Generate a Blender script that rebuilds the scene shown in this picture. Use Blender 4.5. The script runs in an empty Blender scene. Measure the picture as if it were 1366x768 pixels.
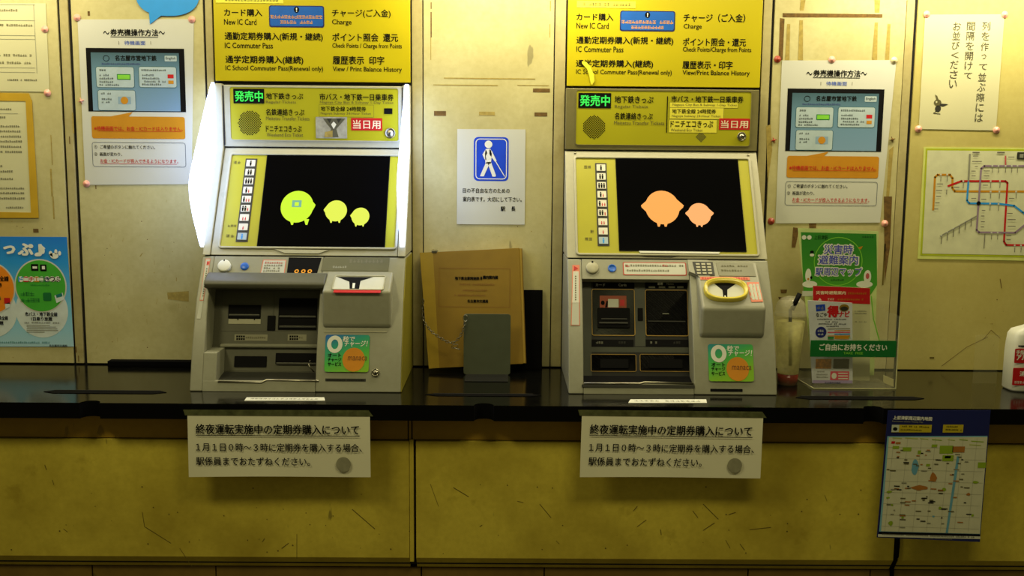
import bpy, math, random
from mathutils import Vector, Matrix
random.seed(7)
SC = bpy.context.scene
COL = SC.collection

# ------------------------------------------------------------------ camera
FOC = 1328.0
CAM_POS = Vector((0.0, -2.74, 1.366))
PITCH, YAW, ROLL = math.radians(7.305), math.radians(0.513), 0.00907
CAM_ROT = Matrix.Rotation(-YAW, 3, 'Z') @ Matrix.Rotation(math.pi/2 - PITCH, 3, 'X') @ Matrix.Rotation(ROLL, 3, 'Z')
cd = bpy.data.cameras.new('camera'); cam = bpy.data.objects.new('camera', cd); COL.objects.link(cam)
cd.sensor_width = 36.0; cd.lens = 36.0*FOC/1366.0; cd.clip_start = 0.05
cam.matrix_world = Matrix.Translation(CAM_POS) @ CAM_ROT.to_4x4()
SC.camera = cam

# ------------------------------------------------------------------ world, exposure
w = bpy.data.worlds.new('world'); SC.world = w; w.use_nodes = True
bg = w.node_tree.nodes['Background']
bg.inputs[0].default_value = (1.0, 0.90, 0.42, 1); bg.inputs[1].default_value = 0.085
SC.view_settings.view_transform = 'Standard'; SC.view_settings.look = 'None'
SC.view_settings.exposure = 0.0; SC.view_settings.gamma = 1.0

def area(name, loc, aim, sx, sy, power, col):
    l = bpy.data.lights.new(name, 'AREA'); l.shape = 'RECTANGLE'; l.size = sx; l.size_y = sy
    l.energy = power; l.color = col
    o = bpy.data.objects.new(name, l); COL.objects.link(o); o.location = loc
    o.rotation_euler = (Vector(aim)-Vector(loc)).to_track_quat('-Z', 'Y').to_euler()
    return o
WARM = (1.0, 0.87, 0.58)
# tubes behind the cornice above the machines
for wx, ws, wp in ((-1.55, .9, 3.6), (-.75, .5, .9), (.02, .62, 4.0), (.52, .4, .7), (1.27, .85, 6.6)):
    area('wall_washer', (wx, -0.16, 1.90), (wx, -0.08, 1.2), ws, 0.05, wp, WARM)
# ceiling panels of the concourse behind the photographer
area('overhead_light', (-1.5, -1.75, 2.75), (-0.5, -0.3, 0.7), 0.6, 0.35, 15.0, (1.0, 0.90, 0.50))
area('overhead_light', (0.7, -1.85, 2.75), (0.5, -0.3, 0.7), 1.0, 0.35, 13.5, (1.0, 0.88, 0.46))

area('overhead_light', (0.0, -0.42, 2.70), (0.0, -0.35, 0.8), 2.2, 0.12, 7.0, (1.0, 0.92, 0.58))  # added overhead fill that brightens the machine decks, no concourse fixture

# ------------------------------------------------------------------ materials
def lin(c):
    c = c/255.0
    return c/12.92 if c <= 0.04045 else ((c+0.055)/1.055)**2.4
MATS = {}
def M(name, rgb, rough=0.6, metal=0.0, var=0.10, scale=30.0, emit=0.0, spec=0.5, bump=0.0, coat=0.0):
    if name in MATS: return MATS[name]
    m = bpy.data.materials.new(name); m.use_nodes = True; nt = m.node_tree; b = nt.nodes['Principled BSDF']
    c = [lin(v) for v in rgb]
    tc = nt.nodes.new('ShaderNodeTexCoord'); nz = nt.nodes.new('ShaderNodeTexNoise')
    nz.inputs['Scale'].default_value = scale; nz.inputs['Detail'].default_value = 5
    nt.links.new(tc.outputs['Object'], nz.inputs['Vector'])
    rp = nt.nodes.new('ShaderNodeValToRGB')
    rp.color_ramp.elements[0].position = 0.3; rp.color_ramp.elements[1].position = 0.7
    rp.color_ramp.elements[0].color = (c[0]*(1-var), c[1]*(1-var), c[2]*(1-var), 1)
    rp.color_ramp.elements[1].color = (min(1, c[0]*(1+var*.5)), min(1, c[1]*(1+var*.5)), min(1, c[2]*(1+var*.5)), 1)
    nt.links.new(nz.outputs['Fac'], rp.inputs['Fac']); nt.links.new(rp.outputs['Color'], b.inputs['Base Color'])
    b.inputs['Roughness'].default_value = rough; b.inputs['Metallic'].default_value = metal
    b.inputs['Specular IOR Level'].default_value = spec
    if coat: b.inputs['Coat Weight'].default_value = coat; b.inputs['Coat Roughness'].default_value = 0.1
    if emit:
        if emit > .5:
            b.inputs['Base Color'].default_value = (.01, .01, .01, 1); nt.links.remove(b.inputs['Base Color'].links[0])
        b.inputs['Emission Color'].default_value = (*c, 1); b.inputs['Emission Strength'].default_value = emit
    if bump:
        bp = nt.nodes.new('ShaderNodeBump'); bp.inputs['Strength'].default_value = bump; bp.inputs['Distance'].default_value = 0.002
        nt.links.new(nz.outputs['Fac'], bp.inputs['Height']); nt.links.new(bp.outputs['Normal'], b.inputs['Normal'])
    MATS[name] = m; return m
def grime(name, base, dirt, rough=0.5, amount=0.5, spec=0.4, scuff=0.5, bump=0.12):
    """aged paint: large blotches, fine mottling and short dark scuffs"""
    m = bpy.data.materials.new(name); m.use_nodes = True; nt = m.node_tree; b = nt.nodes['Principled BSDF']
    L = nt.links.new; N = nt.nodes.new
    tc = N('ShaderNodeTexCoord')
    def noise(scale, detail=6, stretch=None, rough_=0.6):
        n = N('ShaderNodeTexNoise'); n.inputs['Scale'].default_value = scale; n.inputs['Detail'].default_value = detail
        n.inputs['Roughness'].default_value = rough_
        if stretch:
            mp = N('ShaderNodeMapping'); mp.inputs['Scale'].default_value = stretch
            L(tc.outputs['Object'], mp.inputs['Vector']); L(mp.outputs['Vector'], n.inputs['Vector'])
        else: L(tc.outputs['Object'], n.inputs['Vector'])
        return n
    def ramp(src, a, c, lo=(0, 0, 0, 1), hi=(1, 1, 1, 1)):
        r = N('ShaderNodeValToRGB'); r.color_ramp.elements[0].position = a; r.color_ramp.elements[1].position = c
        r.color_ramp.elements[0].color = lo; r.color_ramp.elements[1].color = hi
        L(src, r.inputs['Fac']); return r
    def mix(fac, a, c2, f=None):
        x = N('ShaderNodeMix'); x.data_type = 'RGBA'
        if fac is None: x.inputs[0].default_value = f
        else: L(fac, x.inputs[0])
        for i, v in ((6, a), (7, c2)):
            if isinstance(v, tuple): x.inputs[i].default_value = v
            else: L(v, x.inputs[i])
        return x.outputs[2]
    cb = tuple(lin(v) for v in base)+(1,); cdt = tuple(lin(v) for v in dirt)+(1,)
    big = noise(2.6, 5); fine = noise(60, 4); blot = noise(9, 8)
    f1 = ramp(big.outputs['Fac'], 0.42, 0.68, hi=(amount,)*3+(1,))
    c1 = mix(f1.outputs[0], cb, cdt)
    f2 = ramp(fine.outputs['Fac'], 0.35, 0.75, hi=(0.25,)*3+(1,))
    c2 = mix(f2.outputs[0], c1, cdt)
    f3 = ramp(blot.outputs['Fac'], 0.62, 0.72, hi=(amount*.7,)*3+(1,))
    c3 = mix(f3.outputs[0], c2, cdt)
    s = noise(22, 3, (1.0, 1.0, 0.35), 0.5); f4 = ramp(s.outputs['Fac'], 0.715, 0.74, hi=(scuff,)*3+(1,))
    c4 = mix(f4.outputs[0], c3, (0.03, 0.025, 0.01, 1))
    L(c4, b.inputs['Base Color']); b.inputs['Roughness'].default_value = rough
    b.inputs['Specular IOR Level'].default_value = spec
    bp = N('ShaderNodeBump'); bp.inputs['Strength'].default_value = bump; bp.inputs['Distance'].default_value = 0.003
    L(blot.outputs['Fac'], bp.inputs['Height']); L(bp.outputs['Normal'], b.inputs['Normal'])
    MATS[name] = m; return m
def grad(name, stops, axis='Z', lo=0.0, hi=1.0, rough=0.5, axis2=0.0):
    """printed colour gradient, in object space between lo and hi"""
    m = bpy.data.materials.new(name); m.use_nodes = True; nt = m.node_tree; b = nt.nodes['Principled BSDF']
    tc = nt.nodes.new('ShaderNodeTexCoord'); sp = nt.nodes.new('ShaderNodeSeparateXYZ')
    nt.links.new(tc.outputs['Object'], sp.inputs[0])
    mr = nt.nodes.new('ShaderNodeMapRange'); mr.inputs['From Min'].default_value = lo; mr.inputs['From Max'].default_value = hi
    if axis2:
        ad = nt.nodes.new('ShaderNodeMath'); ad.operation = 'MULTIPLY_ADD'; ad.inputs[1].default_value = axis2
        nt.links.new(sp.outputs['X'], ad.inputs[0]); nt.links.new(sp.outputs[axis], ad.inputs[2]); nt.links.new(ad.outputs[0], mr.inputs['Value'])
    else: nt.links.new(sp.outputs[axis], mr.inputs['Value'])
    rp = nt.nodes.new('ShaderNodeValToRGB'); cr = rp.color_ramp
    while len(cr.elements) < len(stops): cr.elements.new(0.5)
    for e, (p, c) in zip(cr.elements, stops):
        e.position = p; e.color = tuple(lin(v) for v in c)+(1,)
    nt.links.new(mr.outputs[0], rp.inputs['Fac']); nt.links.new(rp.outputs[0], b.inputs['Base Color'])
    b.inputs['Roughness'].default_value = rough
    MATS[name] = m; return m
def glass(name, tint, rough=0.02, ior=1.45, alpha=None):
    m = bpy.data.materials.new(name); m.use_nodes = True; b = m.node_tree.nodes['Principled BSDF']
    b.inputs['Base Color'].default_value = tuple(lin(v) for v in tint)+(1,)
    b.inputs['Transmission Weight'].default_value = 1.0; b.inputs['Roughness'].default_value = rough; b.inputs['IOR'].default_value = ior
    if alpha is not None: b.inputs['Alpha'].default_value = alpha
    MATS[name] = m; return m

m_wall = grime('wall_paint', (204, 197, 142), (158, 146, 84), amount=0.6, scuff=0.45)
m_trim = grime('trim_paint', (188, 178, 124), (130, 116, 60), amount=0.6, scuff=0.5)
m_wallr = grime('wall_paint_yellower', (198, 187, 112), (168, 152, 72), amount=0.45, scuff=0.35)  # right-hand panel in a yellower tint than the other walls
m_low = grime('lower_panel_paint', (216, 198, 72), (152, 132, 32), amount=0.8, scuff=0.55)
m_rail = grime('rail_paint_shaded', (178, 142, 44), (134, 104, 30), amount=0.5, scuff=0.4)  # browner than the panels, the counter's shadow put into its colour
m_tile = grime('kick_tile', (128, 104, 42), (80, 62, 26), amount=0.6, scuff=0.6)
m_gap = M('joint_black', (14, 11, 8), 0.8)
m_counter = M('polished_black_stone', (12, 12, 9), 0.14, var=0.5, scale=45, spec=0.45)
m_edge = M('black_rubber_and_dark_stone', (3, 3, 4), 0.85, spec=0.1)
m_black = M('black_plastic', (5, 5, 6), 0.7, spec=0.15)
m_ink = M('black_ink', (12, 12, 10), 0.7, var=0, spec=0.1)
m_ink2 = M('faded_ink', (96, 92, 60), 0.8, var=0, spec=0.1)
m_paper = M('white_paper', (206, 208, 194), 0.7, var=0.03, scale=8)
m_paper2 = M('cream_paper', (206, 204, 160), 0.7, var=0.05, scale=8)
m_white = M('white_print', (236, 238, 226), 0.6, var=0.02)
m_red = M('red_print', (196, 16, 22), 0.5, var=0.05)
m_blue = M('blue_print', (8, 62, 190), 0.5, var=0.05)
m_navy = M('navy_print', (12, 24, 92), 0.5, var=0.05)
m_green = M('green_print', (20, 128, 52), 0.5, var=0.05)
m_lime = M('lime_print', (130, 210, 60), 0.5, var=0.05)
m_orange = M('orange_print', (200, 138, 20), 0.5, var=0.05)
m_sky = M('sky_print', (38, 150, 232), 0.5, var=0.05)
m_pinkp = M('pink_print', (226, 60, 96), 0.5, var=0.05)
m_grayp = M('gray_print', (140, 140, 120), 0.6, var=0.05)
m_yel = M('sign_yellow', (196, 182, 12), 0.35, var=0.05, scale=6)
m_yelpanel = M('panel_yellow', (176, 172, 22), 0.4, var=0.06, scale=8)
m_strip = M('yellow_label', (232, 224, 66), 0.5, var=0.04)
m_body = grime('machine_paint', (160, 160, 140), (130, 130, 106), rough=0.38, amount=0.4, spec=0.5, scuff=0.15, bump=0.02)
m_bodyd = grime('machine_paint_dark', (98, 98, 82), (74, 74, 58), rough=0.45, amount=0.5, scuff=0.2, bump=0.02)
m_header_dim = grime('header_paint_dim_warm', (126, 120, 76), (98, 90, 48), rough=0.4, amount=0.45, scuff=0.1, bump=0.01)  # same header paint as the left machine, dimmer warm light painted in
m_bezel = grime('bezel_paint', (186, 184, 158), (160, 156, 124), rough=0.35, amount=0.35, scuff=0.1, bump=0.01)
m_side = grime('side_yellow_paint', (150, 142, 40), (110, 100, 30), rough=0.5, amount=0.4, scuff=0.2, bump=0.02)
m_dark = M('dark_grey_plastic', (46, 46, 38), 0.5)
m_steel = M('steel', (176, 172, 152), 0.28, metal=1.0, var=0.1)
m_gold = M('gilt_ring', (222, 206, 74), 0.22, var=0.05, spec=0.7)
m_goldline = M('gold_outline', (176, 142, 60), 0.5)
m_screen = M('screen_glass', (3, 3, 5), 0.10, var=0, spec=0.25)
m_glow_y = M('screen_yellow_light', (204, 246, 10), 0.5, var=0, emit=1.0)
m_glow_y2 = M('screen_pale_yellow_light', (226, 240, 70), 0.5, var=0, emit=1.0)
m_glow_o = M('screen_orange_light', (255, 166, 72), 0.5, var=0, emit=1.0)
m_glow_o2 = M('screen_peach_light', (255, 172, 100), 0.5, var=0, emit=1.0)
m_glow_b = M('screen_blue_light', (110, 176, 150), 0.5, var=0, emit=1.0)
m_led = M('green_led_light', (50, 235, 80), 0.5, var=0, emit=1.1)
m_seg = M('amber_led_light', (255, 168, 20), 0.5, var=0, emit=0.9)
m_fin = M('glowing_acrylic', (186, 204, 255), 0.4, var=0, emit=6.0)
m_bluebtn = M('blue_button', (30, 96, 190), 0.3, var=0.05, emit=0.12)
m_kraft = M('kraft_board', (140, 110, 16), 0.7, var=0.10, scale=20, bump=0.1)
m_kraft2 = M('kraft_tape', (164, 136, 26), 0.6, var=0.08)
m_bookend = M('grey_enamel_steel', (84, 90, 70), 0.45, var=0.08)
m_pin = M('pink_plastic', (246, 176, 156), 0.3, var=0.05)
m_pinred = M('red_brown_plastic', (170, 70, 48), 0.3, var=0.05)
m_pinc = M('cream_plastic', (236, 222, 170), 0.3, var=0.05)
m_residue = M('brown_residue', (112, 84, 34), 0.9, var=0.45, scale=90)
m_residue2 = M('pale_residue', (172, 152, 76), 0.9, var=0.25, scale=90)
m_ytape = M('yellow_tape', (196, 158, 30), 0.55, var=0.12, scale=14)
m_scuff = M('scuff_mark', (104, 90, 26), 0.9, var=0.3)

# ------------------------------------------------------------------ planes measured from the photograph
class Plane:
    """a real flat face: origin O, in-face axes U and V, normal N towards the viewer"""
    def __init__(s, O, V=(0, 0, 1), U=(1, 0, 0)):
        s.O = Vector(O); s.U = Vector(U).normalized(); s.V = Vector(V).normalized(); s.N = s.U.cross(s.V)
    def m(s, px, py):
        d = CAM_ROT @ Vector(((px-683)/FOC, (384-py)/FOC, -1.0))
        t = (s.O-CAM_POS).dot(s.N)/d.dot(s.N)
        q = CAM_POS+d*t-s.O
        return (q.dot(s.U), q.dot(s.V))
    def P(s, u, v, h=0.0): return s.O+s.U*u+s.V*v+s.N*h
    def W(s, px, py, h=0.0): return s.P(*s.m(px, py), h)
    def box(s, l, t, r, b):
        cx, cy = (l+r)/2, (t+b)/2
        return (s.m(l, cy)[0], s.m(cx, b)[1], s.m(r, cy)[0], s.m(cx, t)[1])
def wallp(d=0.0): return Plane((0, -d, 0))
def slope(a, b):
    """plane through two (depth, height) profile points, a upper, b lower"""
    return Plane((0, -b[0], b[1]), V=(0, b[0]-a[0], a[1]-b[1]))

_tx = {}
def glyphs(s, bold):
    k = (s, bold)
    if k not in _tx:
        c = bpy.data.curves.new('lettering', 'FONT'); c.body = s; c.size = 1; c.resolution_u = 2; c.offset = bold
        o = bpy.data.objects.new('lettering', c); COL.objects.link(o)
        dg = bpy.context.evaluated_depsgraph_get()
        me = bpy.data.meshes.new_from_object(o.evaluated_get(dg))
        vs = [(v.co.x, v.co.y) for v in me.vertices]; fs = [tuple(p.vertices) for p in me.polygons]
        bpy.data.objects.remove(o); bpy.data.curves.remove(c); bpy.data.meshes.remove(me)
        xs = [v[0] for v in vs]; ys = [v[1] for v in vs]
        _tx[k] = (vs, fs, min(xs), max(xs), min(ys), max(ys))
    return _tx[k]

ORG = {}
class MB:
    def __init__(s): s.v = []; s.f = []; s.fm = []; s.mats = []; s.sm = set()
    def mi(s, m):
        if m not in s.mats: s.mats.append(m)
        return s.mats.index(m)
    def add(s, vs, fs, m, smooth=False):
        n = len(s.v); s.v += [tuple(v) for v in vs]; k = s.mi(m)
        for f in fs:
            if smooth: s.sm.add(len(s.f))
            s.f.append(tuple(i+n for i in f)); s.fm.append(k)
        return s
    # flat shapes on a plane; h0 None = print, otherwise a slab from h0 to h
    def poly(s, pl, uv, h, m, h0=None):
        a = sum(uv[i][0]*uv[(i+1) % len(uv)][1]-uv[(i+1) % len(uv)][0]*uv[i][1] for i in range(len(uv)))
        if a < 0: uv = uv[::-1]
        n = len(uv)
        if h0 is None: return s.add([pl.P(u, v, h) for u, v in uv], [tuple(range(n))], m)
        vs = [pl.P(u, v, h) for u, v in uv]+[pl.P(u, v, h0) for u, v in uv]
        fs = [tuple(range(n)), tuple(range(2*n-1, n-1, -1))]+[(i, i+n, (i+1) % n+n, (i+1) % n) for i in range(n)]
        return s.add(vs, fs, m)
    def quad(s, pl, pts, h, m, h0=None): return s.poly(pl, [pl.m(*p) for p in pts], h, m, h0)
    def urect(s, pl, b, h, m, h0=None, r=0.0, k=4):
        u0, v0, u1, v1 = b
        if r <= 0: return s.poly(pl, [(u0, v0), (u1, v0), (u1, v1), (u0, v1)], h, m, h0)
        r = min(r, abs(u1-u0)/2.01, abs(v1-v0)/2.01); pts = []
        for cx, cy, a0 in ((u1-r, v0+r, -90), (u1-r, v1-r, 0), (u0+r, v1-r, 90), (u0+r, v0+r, 180)):
            for i in range(k+1):
                a = math.radians(a0+90*i/k); pts.append((cx+r*math.cos(a), cy+r*math.sin(a)))
        return s.poly(pl, pts, h, m, h0)
    def rect(s, pl, l, t, r, b, h, m, h0=None, rad=0.0): return s.urect(pl, pl.box(l, t, r, b), h, m, h0, rad)
    def uring(s, pl, b, h, m, wd, rad=0.0, h0=None, k=4):
        """outline of a (rounded) rectangle, wd wide, outside b"""
        def path(g):
            u0, v0, u1, v1 = b[0]-g, b[1]-g, b[2]+g, b[3]+g; r = max(rad+g, 1e-5); pts = []
            for cx, cy, a0 in ((u1-r, v0+r, -90), (u1-r, v1-r, 0), (u0+r, v1-r, 90), (u0+r, v0+r, 180)):
                for i in range(k+1):
                    a = math.radians(a0+90*i/k); pts.append((cx+r*math.cos(a), cy+r*math.sin(a)))
            return pts
        A, B = path(0), path(wd); n = len(A)
        vs = [pl.P(u, v, h) for u, v in A]+[pl.P(u, v, h) for u, v in B]
        fs = [(i, i+n, (i+1) % n+n, (i+1) % n) for i in range(n)]
        if h0 is not None:
            vs += [pl.P(u, v, h0) for u, v in A]+[pl.P(u, v, h0) for u, v in B]
            fs += [(i+2*n, i, (i+1) % n, (i+1) % n+2*n) for i in range(n)]
            fs += [(i+n, i+3*n, (i+1) % n+3*n, (i+1) % n+n) for i in range(n)]
            fs += [(i+2*n, (i+1) % n+2*n, (i+1) % n+3*n, i+3*n) for i in range(n)]
        return s.add(vs, fs, m)
    def ring(s, pl, l, t, r, b, h, m, wd=0.0012, rad=0.0, h0=None): return s.uring(pl, pl.box(l, t, r, b), h, m, wd, rad, h0)
    def ell(s, pl, cx, cy, rx, ry, h, m, h0=None, n=20):
        u0, v0, u1, v1 = pl.box(cx-rx, cy-ry, cx+rx, cy+ry); uc, vc, a, b = (u0+u1)/2, (v0+v1)/2, (u1-u0)/2, (v1-v0)/2
        return s.poly(pl, [(uc+a*math.cos(2*math.pi*i/n), vc+b*math.sin(2*math.pi*i/n)) for i in range(n)], h, m, h0)
    def disc(s, pl, cx, cy, r, h, m, h0=None, n=20): return s.ell(pl, cx, cy, r, r, h, m, h0, n)
    def line(s, pl, pts, wd, h, m, closed=False):
        """polyline of pixels, wd metres wide"""
        q = [pl.m(*p) for p in pts]
        for i in range(len(q)-(0 if closed else 1)):
            (a, b), (c, d) = q[i], q[(i+1) % len(q)]; L = math.hypot(c-a, d-b) or 1; nx, ny = -(d-b)/L*wd/2, (c-a)/L*wd/2
            ex, ey = (c-a)/L*wd*.3, (d-b)/L*wd*.3
            s.poly(pl, [(a+nx-ex, b+ny-ey), (c+nx+ex, d+ny+ey), (c-nx+ex, d-ny+ey), (a-nx-ex, b-ny-ey)], h, m)
        return s
    def text(s, pl, t, l, top, r, bot, h, m, bold=0.0, shear=0.0):
        vs, fs, x0, x1, y0, y1 = glyphs(t, 0.0); u0, v0, u1, v1 = pl.box(l, top, r, bot)
        kx, ky = (u1-u0)/(x1-x0), (v1-v0)/(y1-y0)
        # heavier type: the same outline struck again a hair to each side
        strikes = [(0, 0)] if bold <= 0 else [(-bold, 0), (bold, 0), (0, bold*.7), (0, -bold*.7)]
        if bold >= .05: strikes += [(bold*.7, bold*.6), (-bold*.7, bold*.6), (bold*.7, -bold*.6), (-bold*.7, -bold*.6)]
        for q, (ox, oy) in enumerate(strikes):
            s.add([pl.P(u0+(x+ox-x0)*kx+shear*(y-y0)*ky, v0+(y+oy-y0)*ky, h+q*.00002) for x, y in vs], fs, m)
        return s
    def scrib(s, pl, l, t, r, b, h, m, fill=0.8, seed=1):
        """a line of print too small to read: one little cluster of strokes per character"""
        rr = random.Random(seed+int(l*7+t*13)); u0, v0, u1, v1 = pl.box(l, t, r, b); H = v1-v0; n = max(1, int((u1-u0)/H))
        for i in range(n):
            a = u0+i*(u1-u0)/n; c = a+(u1-u0)/n*fill
            if rr.random() < 0.06: continue
            for q in range(rr.choice((2, 3))):
                y = v0+H*(0.08+0.36*q)+H*rr.uniform(-.05, .05)
                s.poly(pl, [(a, y), (c, y), (c, y+H*.13), (a, y+H*.13)], h, m)
            x = a+(c-a)*rr.uniform(.2, .75); s.poly(pl, [(x, v0), (x+H*.13, v0), (x+H*.13, v1), (x, v1)], h, m)
        return s
    # solids
    def box(s, x0, x1, y0, y1, z0, z1, m):
        vs = [(x, y, z) for x in (x0, x1) for y in (y0, y1) for z in (z0, z1)]
        return s.add(vs, [(0, 1, 3, 2), (4, 6, 7, 5), (0, 4, 5, 1), (2, 3, 7, 6), (0, 2, 6, 4), (1, 5, 7, 3)], m)
    def prof(s, pts, x0, x1, m):
        """extrude a (depth, height) outline from x0 to x1"""
        a = sum(pts[i][0]*pts[(i+1) % len(pts)][1]-pts[(i+1) % len(pts)][0]*pts[i][1] for i in range(len(pts)))
        if a < 0: pts = pts[::-1]
        n = len(pts)
        vs = [(x0, -d, z) for d, z in pts]+[(x1, -d, z) for d, z in pts]
        return s.add(vs, [tuple(range(n)), tuple(range(2*n-1, n-1, -1))]+[(i, i+n, (i+1) % n+n, (i+1) % n) for i in range(n)], m)
    def tube(s, pts, r, m, n=8, close=False):
        pts = [Vector(p) for p in pts]; K = len(pts); rs = r if isinstance(r, (list, tuple)) else [r]*K; vs = []
        for i, p in enumerate(pts):
            if close: t = pts[(i+1) % K]-pts[i-1]
            else: t = pts[min(i+1, K-1)]-pts[max(i-1, 0)]
            t.normalize(); a = Vector((0, 0, 1)) if abs(t.z) < .9 else Vector((1, 0, 0)); x = t.cross(a).normalized(); y = t.cross(x)
            vs += [p+(x*math.cos(2*math.pi*j/n)+y*math.sin(2*math.pi*j/n))*rs[i] for j in range(n)]
        fs = []
        for i in range(K if close else K-1):
            for j in range(n):
                a, b = i*n, ((i+1) % K)*n; fs.append((a+j, b+j, b+(j+1) % n, a+(j+1) % n))
        if not close: fs += [tuple(range(n)), tuple(range(K*n-1, (K-1)*n-1, -1))]
        return s.add(vs, fs, m, smooth=True)
    def lathe(s, c, prof, m, n=32, N=(0, 0, 1), cap=True):
        """revolve (radius, height) about axis N through c"""
        N = Vector(N).normalized(); a = Vector((1, 0, 0)); X = (a-N*a.dot(N)).normalized(); Y = N.cross(X); c = Vector(c); vs = []
        for r, z in prof: vs += [c+N*z+(X*math.cos(2*math.pi*j/n)+Y*math.sin(2*math.pi*j/n))*r for j in range(n)]
        fs = [(i*n+j, i*n+(j+1) % n, (i+1)*n+(j+1) % n, (i+1)*n+j) for i in range(len(prof)-1) for j in range(n)]
        if cap:
            fs.append(tuple(range(n-1, -1, -1))); fs.append(tuple(range((len(prof)-1)*n, len(prof)*n)))
        return s.add(vs, fs, m, smooth=True)
    def obj(s, name, parent=None, org=None, label=None, cat=None, group=None, kind=None, bevel=0.0, seg=2):
        me = bpy.data.meshes.new(name)
        if parent is not None: O = ORG[parent.name]
        elif org is not None: O = Vector(org)
        else:
            xs, ys, zs = zip(*s.v); O = Vector(((min(xs)+max(xs))/2, (min(ys)+max(ys))/2, min(zs)))
        me.from_pydata([tuple(Vector(v)-O) for v in s.v], [], s.f)
        for m in s.mats: me.materials.append(m)
        me.polygons.foreach_set('material_index', s.fm)
        me.polygons.foreach_set('use_smooth', [i in s.sm for i in range(len(s.f))])
        me.update()
        o = bpy.data.objects.new(name, me); COL.objects.link(o)
        if parent is not None: o.parent = parent; ORG[o.name] = O
        else: o.location = O; ORG[o.name] = O
        if bevel:
            b = o.modifiers.new('bevel', 'BEVEL'); b.width = bevel; b.segments = seg; b.limit_method = 'ANGLE'; b.angle_limit = math.radians(35)
            for p in me.polygons: p.use_smooth = True
            sh = o.modifiers.new('normals', 'WEIGHTED_NORMAL'); sh.keep_sharp = False
        if parent is not None and kind is None and (name.endswith(('lettering', 'captions', 'names', 'lines', 'features', 'circles', 'print', 'grille', 'digits', 'strip', 'edges', 'marks', 'seam', 'drawing'))) and name != 'trim_strip': kind = 'stuff'
        tag(o, label, cat, group, kind); return o
def tag(o, label=None, cat=None, group=None, kind=None):
    for k, v in (('label', label), ('category', cat), ('group', group), ('kind', kind)):
        if v: o[k] = v
    return o
def thing(name, loc, label, cat, group=None, kind=None):
    o = bpy.data.objects.new(name, None); COL.objects.link(o); o.location = loc; o.empty_display_size = 0.05
    ORG[o.name] = Vector(loc); return tag(o, label, cat, group, kind)
def kids(o): return [c for c in bpy.data.objects if c.parent == o]
def copy_tree(o, shift, label, scale=None):
    c = o.copy(); COL.objects.link(c); c.location = Vector(o.location)+Vector(shift); c['label'] = label
    if scale: c.scale = scale
    for k in kids(o):
        d = k.copy(); COL.objects.link(d); d.parent = c
        for g in kids(k):
            e = g.copy(); COL.objects.link(e); e.parent = d
    return c
# ================================================================== THE SETTING
WP = wallp(0.0)
b = MB(); b.box(-2.5, 2.5, 0.006, 0.08, 0.0, 2.45, m_gap)
wall = b.obj('wall_back', org=(0, 0, 0), kind='structure')
for x0, x1, mt in ((-2.4, -1.197, m_wall), (-1.191, -1.1685, m_trim), (-1.160, -.809, m_wall), (-.803, -.7845, m_trim), (-.2505, -.2225, m_trim),
                   (-.2195, .1315, m_wall), (.1345, .1630, m_trim), (.6940, .7165, m_trim), (.7240, 1.0775, m_wall), (1.0790, 1.1005, m_trim), (1.1090, 2.4, m_wallr)):
    b = MB(); b.box(x0, x1, 0.0, 0.02, .7935 if x1-x0 < .1 or x0 < 1 else .7925, 2.4, mt)
    b.obj('panel' if x1-x0 > .1 else 'trim_strip', wall, bevel=.0012)
# tape residue and rub marks on the wall panels
b = MB(); pw = wallp(0.0)
for l, t, r, bt, mt in ((579, 148, 595, 154.5, m_residue), (639, 149, 660, 154, m_residue2), (713, 150, 730, 155, m_residue), (711, 118, 733.5, 123, m_residue),
                        (574.5, 3, 575.8, 12, m_residue), (574.3, 16, 576, 50, m_residue), (574.2, 50, 575.2, 80, m_residue2), (733.5, 1, 735, 15, m_residue2), (732.8, 32, 734.2, 50, m_residue2),
                        (592, 104, 714, 105.4, m_residue2), (578, 113, 664, 114.2, m_residue2), (690, 113.5, 732, 114.4, m_residue2)):
    b.rect(pw, l, t, r, bt, .0006, mt)
b.obj('tape_residue', wall, kind='stuff')
b = MB()
for q, mt in ((((1044, 17.5), (1177, 19), (1177, 23.5), (1044, 23)), m_residue), (((1040.5, 24), (1046.5, 25), (1044, 80), (1038.5, 80)), m_residue),
              (((1068, 0), (1074.5, 0), (1072, 14), (1067, 14)), m_residue2), (((1066.5, 27), (1071, 27), (1071, 80), (1064.5, 80)), m_residue2),
              (((1050, 32), (1054, 32), (1053, 80), (1047, 80)), m_residue2), (((1166.5, 0), (1174, 0), (1173, 17), (1167, 17)), m_residue2),
              (((1167, 30), (1171, 30), (1170, 80), (1163, 80)), m_residue2), (((1184, 32), (1188, 32), (1186, 80), (1180.5, 80)), m_residue2),
              (((1186, 200), (1192, 195), (1186, 262), (1182, 262)), m_residue2), (((1179, 262), (1190, 262), (1187, 330), (1180, 378)), m_residue),
              (((1058, 303), (1066, 304), (1061, 330), (1056, 330)), m_residue), (((1079, 298), (1089, 298), (1088.5, 304), (1079.5, 304)), m_residue),
              (((1022, 168), (1028, 166), (1030, 200), (1024, 245)), m_residue2), (((1041, 386), (1050, 386), (1049, 391), (1042, 391)), m_residue),
              (((1038, 396), (1054, 396), (1052, 400), (1040, 400)), m_residue)):
    b.quad(pw, q, .0006, mt)
for l, t, r, bt in ((1178, 325, 1180, 380), (1240, 476, 1246, 478), (213, 108, 214, 109)):
    b.rect(pw, l, t, r, bt, .0006, m_scuff)
b.obj('tape_residue', wall, kind='stuff')
b = MB()
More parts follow.
